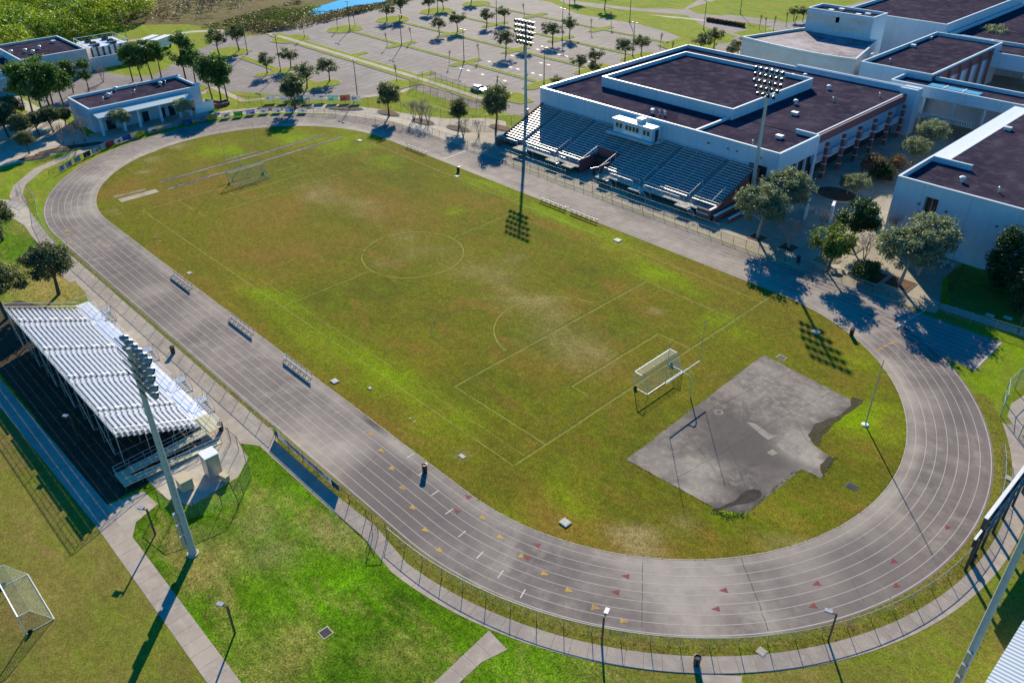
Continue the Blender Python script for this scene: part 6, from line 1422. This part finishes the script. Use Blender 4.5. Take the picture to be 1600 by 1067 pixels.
for o_ in OAK: o_['used'] = 0
def place(src, x, y, label, cat='tree', group=None, sc=1.0, rz=None, z=0.0, scz=None):
    rz = rnd.uniform(0, 6.28) if rz is None else rz; s_ = (sc, sc, scz or sc)
    if src.get('used', 1) == 0:
        src['used'] = 1; o_ = src; o_.location = (x, y, z); o_.rotation_euler = (0, 0, rz); o_.scale = s_
        tag(o_, label, cat, group)
    else: o_ = dup(src, (x, y, z), rz, label, group, s_); o_['category'] = cat
    return o_
GP = 'round dark oaks in the parking lot'
ord_row = {44: 'nearest left', 67: 'footpath', 105: 'third', 125: 'fourth', 150: 'far'}
LOT = [(-116.8, 40, 1.0, 'near side of the left pole island, front oak'), (-117.2, 47.8, 1.0, 'near side of the left pole island, rear oak'), (-97.9, 48.2, 1.15, 'rear oak of the pair on the island left of the plaza oak'), (-95.7, 39.7, 1.3, 'front oak of the pair on the island left of the plaza oak'),
       (-118.3, 104.0, .95, 'third median, left cross island, front oak'), (-118, 111.6, 1.15, 'third median, left cross island, rear oak'), (-148, 104.9, 1.05, 'second round end island of the lot, front oak'), (-148.6, 111.7, 1.2, 'second round end island of the lot, rear oak'),
       (-148.5, 124, 1.0, 'third round end island of the lot, front oak'), (-148.5, 131, 1.0, 'third round end island of the lot, rear oak'), (-84.5, 101.8, 1.15, 'third median, middle cross island, front oak'), (-84.5, 109.5, .95, 'third median, middle cross island, rear oak'),
       (-116.6, 123.3, 1.0, 'fourth median, left cross island, front oak'), (-116, 131, 1.05, 'fourth median, left cross island, rear oak'), (-84, 121.5, 1.2, 'fourth median, middle cross island, front oak'), (-85.6, 131, 1.05, 'fourth median, middle cross island, rear oak'),
       (-54.2, 101.1, .95, 'third median, right end island, front oak'), (-55.1, 108.9, .9, 'third median, right end island, rear oak'), (-54.4, 121, 1.0, 'fourth median, right end island, front oak'), (-54.8, 129, 1.05, 'fourth median, right end island, rear oak'),
       (-105.9, 172, 1.2, 'lone oak with round shadow on the far lawn, right one'), (-124.3, 176, 1.2, 'lone oak with round shadow on the far lawn, left one'), (-43, 142.3, 1.1, 'grassy island above the gymnasium roof, left oak'), (-44.5, 151.6, 1.1, 'grassy island above the gymnasium roof, right oak'),
       (-48, 100, .8, 'behind the left gymnasium corner, low oak'), (-46, 84, .75, 'behind the left gymnasium corner, nearer low oak'), (-36, 131, .8, 'low oak behind the back edge of the gymnasium roof'), (-151, 147, 1.0, 'oak on the fourth round end island of the lot')]
for k, (x, y, sc, lab) in enumerate(LOT): place(OAK[k % 4], x, y, 'dark oak, '+lab, 'tree', GP, sc*rnd.uniform(.95, 1.08), scz=sc*rnd.uniform(.85, 1.1))
for u, v, sc, lab in ((343, 87, 1.25, 'dark round oak on the oval island left of the lot, left tree'), (374, 80, 1.3, 'greyish oak on the oval island left of the lot, right tree')): place(OAK[0], *xy(u, v), lab, 'tree', None, sc)
# larger single oaks
b1o = make_tree(31, 8, 3.0, 5.4, 2.5, 6000, .17, 'leaf_oak', nclump=80, trunk_r=.2, name='oak_tree', gap=-.1, dome=False); b1o['used'] = 0
place(b1o, -61.8, 41.3, 'dense dark round tree in the oval bed right of the white banners'); place(b1o, -35.6, 52.0, 'tallest plaza tree, feathery crown, left of the grandstand', sc=1.12, scz=1.3); place(b1o, -42.9, 47.1, 'small dark tree between the bare trees and the tall plaza tree', sc=.8, scz=.85)
place(b1o, *xy(461, 171), 'big broad oak rising from the long bed behind the white banners', sc=1.15, scz=1.05)
big = make_tree(41, 8.2, 3.5, 5.6, 2.2, 11000, .16, 'leaf_oak', nclump=110, trunk_r=.26, name='oak_tree', clump=(.6, 1.1)); big['used'] = 0
place(big, *xy(92, 460), 'large spreading oak with visible trunk left of the bleachers'); place(big, *xy(12, 497), 'large spreading oak cut by the left edge behind the bleachers', sc=1.05); place(big, *xy(4, 376), 'oak at the left edge beside the curved sidewalk', sc=.9); place(big, *xy(-12, 400), 'oak mostly outside the left edge', sc=.8)
# courtyard trees
sil = make_tree(51, 7.5, 3.3, 5.0, 2.3, 10000, .14, 'leaf_silver', 'bark_pale', nclump=110, trunk_r=.18, name='olive_tree', clump=(.5, .95)); sil['used'] = 0
place(sil, 36.9, 45.4, 'grey green tree by the railing right of the grandstand end wall', sc=1.28); place(sil, 36.2, 54.2, 'dark grey green tree in front of the gymnasium glass bays', sc=1.3); place(sil, 61.2, 46.2, 'large silver green tree in front of the right hand building window', sc=1.32); place(sil, 61.8, 51.5, 'broad silver green tree touching the right hand building wall', sc=1.35)
for u, v, sc, lab in ((1448, 225, .95, 'silver green tree in the shaded courtyard behind the round planter'), (1426, 245, .8, 'smaller silver tree in the courtyard, left of the sunlit paving'), (1540, 78, 1.25, 'large grey green tree behind the covered walkway'), (1520, 110, 1.2, 'grey green tree in front of the distant courtyard paving'), (1352, 80, .8, 'dark tree in the gap behind the fly tower'), (1335, 300, .7, 'low silver shrubby tree behind the round green tree'), (1322, 292, .55, 'low silver shrub next to the oval planter')):
    place(sil, *xy(u, v+14), lab, sc=sc)
lime = make_tree(61, 6.4, 2.6, 4.2, 2.1, 7000, .14, 'leaf_lime', 'bark', nclump=70, trunk_r=.13, name='elm_tree', gap=.12); lime['used'] = 0
place(lime, 51.3, 42.6, 'yellow green leaning tree by the railing in the sunlit courtyard', sc=1.2)
mag = make_tree(71, 7.2, 2.9, 4.9, 2.2, 9000, .16, 'leaf_conifer', 'bark', nclump=90, trunk_r=.14, name='magnolia_tree', dome=False, gap=-.1); mag['used'] = 0
place(mag, 49.8, 53.4, 'round glossy dark green tree in the sunlit courtyard', sc=1.18)
shr = make_tree(81, 3.2, 2.2, 1.7, 1.3, 5000, .12, 'leaf_conifer', 'bark', nclump=50, trunk_r=.08, name='shrub', dome=False); shr['used'] = 0
place(shr, *xy(1350, 435), 'dense dark shrub clump in the square bed by the railing', 'shrub'); place(shr, *xy(1378, 282), 'dark shrubs against the left wall of the right hand building', 'shrub', sc=1.1)
rus = make_tree(85, 3.6, 2.4, 2.2, 1.4, 3000, .11, 'leaf_russet', 'bark', nclump=50, trunk_r=.07, name='shrub', dome=False, gap=.15); rus['used'] = 0
place(rus, *xy(1362, 275), 'russet brown shrubby tree in the shaded courtyard', 'shrub', sc=1.2); place(rus, *xy(1395, 270), 'second russet shrubby tree, nearer the right hand building', 'shrub', sc=1.0)
con = make_tree(91, 9.5, 1.9, 5.0, 4.7, 9000, .15, 'leaf_conifer', 'bark', nclump=110, trunk_r=.2, name='conifer_tree', dome=False, gap=-.3, clump=(.5, .8)); con['used'] = 0
place(con, 72.0, 55.5, 'tall columnar evergreen against the right hand building, left one', sc=1.15); place(con, 75.2, 54.0, 'tall columnar evergreen at the right edge, middle one', sc=.95); place(con, 76.8, 50.6, 'columnar evergreen at the right edge, nearest one', sc=.9)
# pines near the fieldhouse
pin = [make_tree(101+k, 9.2, 2.0, 6.4, 2.8, 4200, .17, 'leaf_pine', 'bark', nclump=46, trunk_r=.14, name='pine_tree', gap=.12, fork=.5, dome=False, limbs=9) for k in range(3)]
for p_ in pin: p_['used'] = 0
for k, (u, v, sc, lab) in enumerate([(208, 128, .95, 'pine behind the fieldhouse roof, first from the left'), (222, 127, 1.0, 'pine behind the fieldhouse roof, second from the left'), (238, 124, 1.0, 'pine behind the fieldhouse roof, third from the left'), (252, 121, .95, 'pine behind the fieldhouse roof, fourth from the left'), (292, 132, 1.3, 'broad pine rising over the right end of the fieldhouse roof'), (306, 133, 1.0, 'slimmer pine just right of the broad pine over the fieldhouse roof'),
                                     (333, 160, 1.15, 'left of three pines with bare trunks right of the fieldhouse'), (346, 162, 1.15, 'middle of three pines with bare trunks right of the fieldhouse'), (356, 158, 1.05, 'right of three pines with bare trunks right of the fieldhouse'),
                                     (52, 180, 1.25, 'tall pine in the clump left of the fieldhouse, left one'), (70, 188, 1.3, 'tall pine in the clump left of the fieldhouse, front one'), (88, 184, 1.25, 'tall pine in the clump left of the fieldhouse, middle one'), (104, 178, 1.2, 'tall pine in the clump touching the fieldhouse corner'), (38, 172, 1.1, 'pine at the back left of the clump'), (78, 168, 1.2, 'pine at the back of the clump'),
                                     (115, 146, .85, 'small bright pine behind the clump, left'), (139, 143, .8, 'small bright pine behind the clump, right')]): place(pin[k % 3], *xy(u, v), lab, 'tree', 'pines around the fieldhouse', sc*1.15)
for u, v, sc, lab in ((14, 215, 1.0, 'dark round tree at the left edge beyond the curved sidewalk'), (40, 222, .8, 'low dark tree beside the left plaza, nearer the pines'), (-10, 225, 1.0, 'dark tree just off the left edge beyond the plaza'), (62, 212, .7, 'small dark tree under the front pine'), (24, 196, .9, 'dark tree behind the left plaza, second from the left edge'), (46, 240, .62, 'lowest dark tree on the left plaza, nearest the lawn'), (84, 207, .75, 'dark tree between the front pine and the bare trees'), (-4, 192, .9, 'dark tree at the left edge under the low annex canopy'), (104, 200, .6, 'small dark tree at the left corner of the fieldhouse')): place(big, *xy(u, v), lab, sc=sc*.95)
place(sil, *xy(192, 206), 'feathery grey green tree in front of the fieldhouse, left one', sc=.72); place(sil, *xy(290, 188), 'feathery grey green tree in front of the fieldhouse, right one', sc=.7)
# bare trees
bare = [make_bare(201, 4.6, .42, nb=5), make_bare(205, 4.4, .42, nb=4)]
for p_ in bare: p_['used'] = 0
for k, (u, v, sc, lab) in enumerate([(98, 226, 1.1, 'left of three bare pale trees in front of the fieldhouse corner'), (116, 226, 1.15, 'middle of three bare pale trees in front of the fieldhouse corner'), (133, 222, 1.2, 'right of three bare pale trees in front of the fieldhouse corner'), (647, 187, 1.15, 'left of three bare trees in the oval plaza bed'), (658, 190, 1.1, 'middle of three bare trees in the oval plaza bed'), (669, 194, 1.15, 'right of three bare trees in the oval plaza bed'),
                                     (724, 214, .9, 'thin bare tree in the triangular bed left of the grandstand'), (748, 213, .9, 'second thin bare tree in the triangular bed left of the grandstand'), (1232, 387, 1.15, 'pinkish bare tree in the shaded courtyard beside the railing'), (1390, 375, 1.2, 'pinkish bare tree against the right hand building wall'), (1350, 405, 1.0, 'reddish bare shrub tree behind the dark shrub bed'), (162, 128, 1.0, 'bare reddish tree behind the fieldhouse'), (1285, 355, .7, 'small reddish bare tree between the concrete slabs')]):
    place(bare[k % 2], *xy(u, v), lab, 'tree', None, sc)
sap = make_bare(211, 4.6, .16, 'bare_sapling', 'bark', 1, nleaf=160); sap['used'] = 0
SP = [(-149, 85, 'first round end island, front'), (-149, 92, 'first round end island, rear'), (-118, 82.5, 'second median left cross island, front'), (-118, 92, 'second median left cross island, rear'), (-87.6, 82.2, 'second median middle cross island, front'), (-86, 92.2, 'second median middle cross island, rear'), (-147, 70.8, 'left end of the footpath median'), (-84.8, 61, 'triangular island by the footpath'), (-56.1, 71.5, 'small lawn beside the parked car'),
      (-54.5, 80.5, 'island left of the gymnasium corner'), (-117.5, 142, 'fifth median left cross island'), (-86, 142, 'fifth median middle cross island'), (-86, 152, 'fifth median middle cross island, rear'), (-56, 140, 'right end of the fifth median'), (-48, 135, 'grassy island above the gymnasium roof')]
for x, y, lab in SP: place(sap, x, y, 'slim leafless sapling, '+lab, 'tree', 'leafless saplings in the parking lot', rnd.uniform(.9, 1.15))
for u, v, lab in ((1186, 47, 'left'), (1195, 51, 'second'), (1208, 49, 'third'), (1228, 42, 'fourth'), (1240, 48, 'right')): place(sap, *xy(u, v), 'leafless sapling near the fly tower, '+lab+' of five', 'tree', 'leafless saplings near the fly tower', 1.1)
for u, v, lab, sc in ((1240, 34, 'leafy small tree on the verge left of the fly tower', .8), (1254, 34, 'leafy small tree touching the left side of the fly tower', .8), (1153, 92, 'narrow green tree at the left corner of the auditorium', .95), (1143, 96, 'narrow green tree left of the auditorium corner', .8)): place(OAK[1], *xy(u, v), lab, 'tree', None, sc)
# woodland mass and marsh brush at the top left: nobody could count the stems
def mass(name, label, cat, mat, pts, n, s, hfun, seed):
    rr = random.Random(seed); b = MB()
    xs = [p[0] for p in pts]; ys = [p[1] for p in pts]
    def inside(x, y):
        c = False; j = len(pts)-1
        for i in range(len(pts)):
            if ((pts[i][1] > y) != (pts[j][1] > y)) and x < (pts[j][0]-pts[i][0])*(y-pts[i][1])/(pts[j][1]-pts[i][1])+pts[i][0]: c = not c
            j = i
        return c
    k = 0
    while k < n:
        x, y = rr.uniform(min(xs), max(xs)), rr.uniform(min(ys), max(ys))
        if not inside(x, y): continue
        h, dens = hfun(x, y)
        if rr.random() > dens: continue
        for i in range(7):
            leaf(b, Vector((x+rr.gauss(0, s*1.6), y+rr.gauss(0, s*1.6), max(.1, h-abs(rr.gauss(0, h*.22))))), s, rr, .2); k += 1
    return tag(b.obj(name, mat), label, cat, None, 'stuff')
def crowns(name, label, cat, mat, pts, sp, hr, rr_, per, s, seed):
    rr = random.Random(seed); b = MB(); xs = [p[0] for p in pts]; ys = [p[1] for p in pts]; done = []
    def inside(x, y):
        c = False; j = len(pts)-1
        for i in range(len(pts)):
            if ((pts[i][1] > y) != (pts[j][1] > y)) and x < (pts[j][0]-pts[i][0])*(y-pts[i][1])/(pts[j][1]-pts[i][1])+pts[i][0]: c = not c
            j = i
        return c
    for _ in range(9000):
        x, y = rr.uniform(min(xs), max(xs)), rr.uniform(min(ys), max(ys))
        if not inside(x, y) or any((x-a)**2+(y-c)**2 < sp*sp for a, c in done): continue
        done.append((x, y)); R0 = rr.uniform(*rr_); H = rr.uniform(*hr)+1.5*mnoise.noise(Vector((x*.07, y*.07, 0)))
        for i in range(per):
            d = Vector((rr.gauss(0, 1), rr.gauss(0, 1), rr.gauss(.35, .8))).normalized(); f = (1+.3*mnoise.noise(d*2+Vector((x, y, 0))))*rr.uniform(.72, 1.05)
            leaf(b, Vector((x+d.x*R0*f, y+d.y*R0*f, max(.2, H-R0*.85+d.z*R0*.85*f))), s, rr, .2)
    return tag(b.obj(name, mat), label, cat, None, 'stuff')
wood = [(-176, -36), (-187, -8), (-199, 14), (-206, 36), (-212, 46), (-232, 56), (-262, 62), (-330, 62), (-330, -20), (-215, -50), (-195, -55)]
crowns('woodland', 'dense bright green thicket filling the top left corner', 'woodland', 'leaf_wood', wood, 5.6, (6.5, 10.5), (3.6, 5.6), 520, .36, 3)
def mh(x, y):
    q = mnoise.noise(Vector((x*.09, y*.09, 7))); return .9+.8*q, .55+.9*q
mass('reeds', 'olive and brown reeds around the pond', 'reeds', 'leaf_reed', [xy(318, 42), xy(345, 38), xy(400, 20), xy(470, 2), xy(482, 24), xy(560, 14), xy(640, -4), xy(640, 2), xy(560, 22), xy(480, 44), xy(400, 54), xy(340, 46)], 15000, .26, mh, 4)
mass('scrub', 'purplish brown scrub beyond the ditch', 'scrub', 'leaf_scrub', [xy(225, 36), xy(280, 34), xy(330, 28), xy(400, 10), xy(440, -10), (-420, 220), (-420, 64), (-262, 64), (-214, 48)], 22000, .34, lambda x, y: (1.0+1.2*mnoise.noise(Vector((x*.07, y*.07, 2))), .5+mnoise.noise(Vector((x*.05, y*.05, 8)))), 5)
mass('marsh_grass', 'dull green reeds along the near edge of the parking lot road', 'reeds', 'leaf_wood', [xy(320, 44), xy(400, 30), xy(480, 12), xy(500, 14), xy(482, 26), xy(440, 40), xy(360, 46)], 2500, .3, mh, 6)
for o_ in list(bpy.data.objects):
    if 'used' in o_: del o_['used']

b = MB(); rr = random.Random(77)
def tufts(line, n, wid, s_, h=.12):
    pts = [Vector(p) for p in line]; Ls = [(pts[i+1]-pts[i]).length for i in range(len(pts)-1)]; T = sum(Ls)
    for _ in range(n):
        d = rr.random()*T
        for i, l in enumerate(Ls):
            if d <= l: break
            d -= l
        p = pts[i].lerp(pts[i+1], min(1, d/Ls[i])); c = Vector((p.x+rr.gauss(0, wid), p.y+rr.gauss(0, wid), rr.uniform(.03, h)))
        for k in range(3): leaf(b, c+Vector((rr.gauss(0, s_), rr.gauss(0, s_), 0)), s_, rr, .1)
tufts([xy(1118, 799), xy(1140, 808), xy(1165, 805)], 220, .30, .06, .06); tufts([xy(1165, 803), xy(1240, 737), xy(1262, 738), xy(1283, 748)], 90, .08, .05, .05); tufts([xy(1336, 630), xy(1300, 664), xy(1272, 682), xy(1288, 704), xy(1306, 716), xy(1283, 747)], 150, .12, .05, .05)
tufts([xy(980, 720), xy(1120, 796)], 80, .05, .04, .04); tufts([(L2+30.9*math.cos(R(-90+i*6)), 30.9*math.sin(R(-90+i*6))) for i in range(31)], 260, .08, .04, .05); tufts([(-L2, -30.9), (L2, -30.9)], 240, .08, .04, .05)
tag(b.obj('weeds', 'leaf_lime'), 'bright green weeds and tufts along the asphalt edges', 'weeds', None, 'stuff')
b = MB()
tufts([(L2+41.0*math.cos(R(-90+i*4)), 41.0*math.sin(R(-90+i*4))) for i in range(32)], 420, .35, .045, .06); tufts([(-40, -40.4), (24, -40.3)], 160, .2, .05, .06); tufts([(27, -40.9), (48, -40.9)], 120, .3, .045, .06)
tag(b.obj('dry_weeds', 'leaf_russet'), 'brown dry weeds along the foot of the near track fence', 'weeds', None, 'stuff')
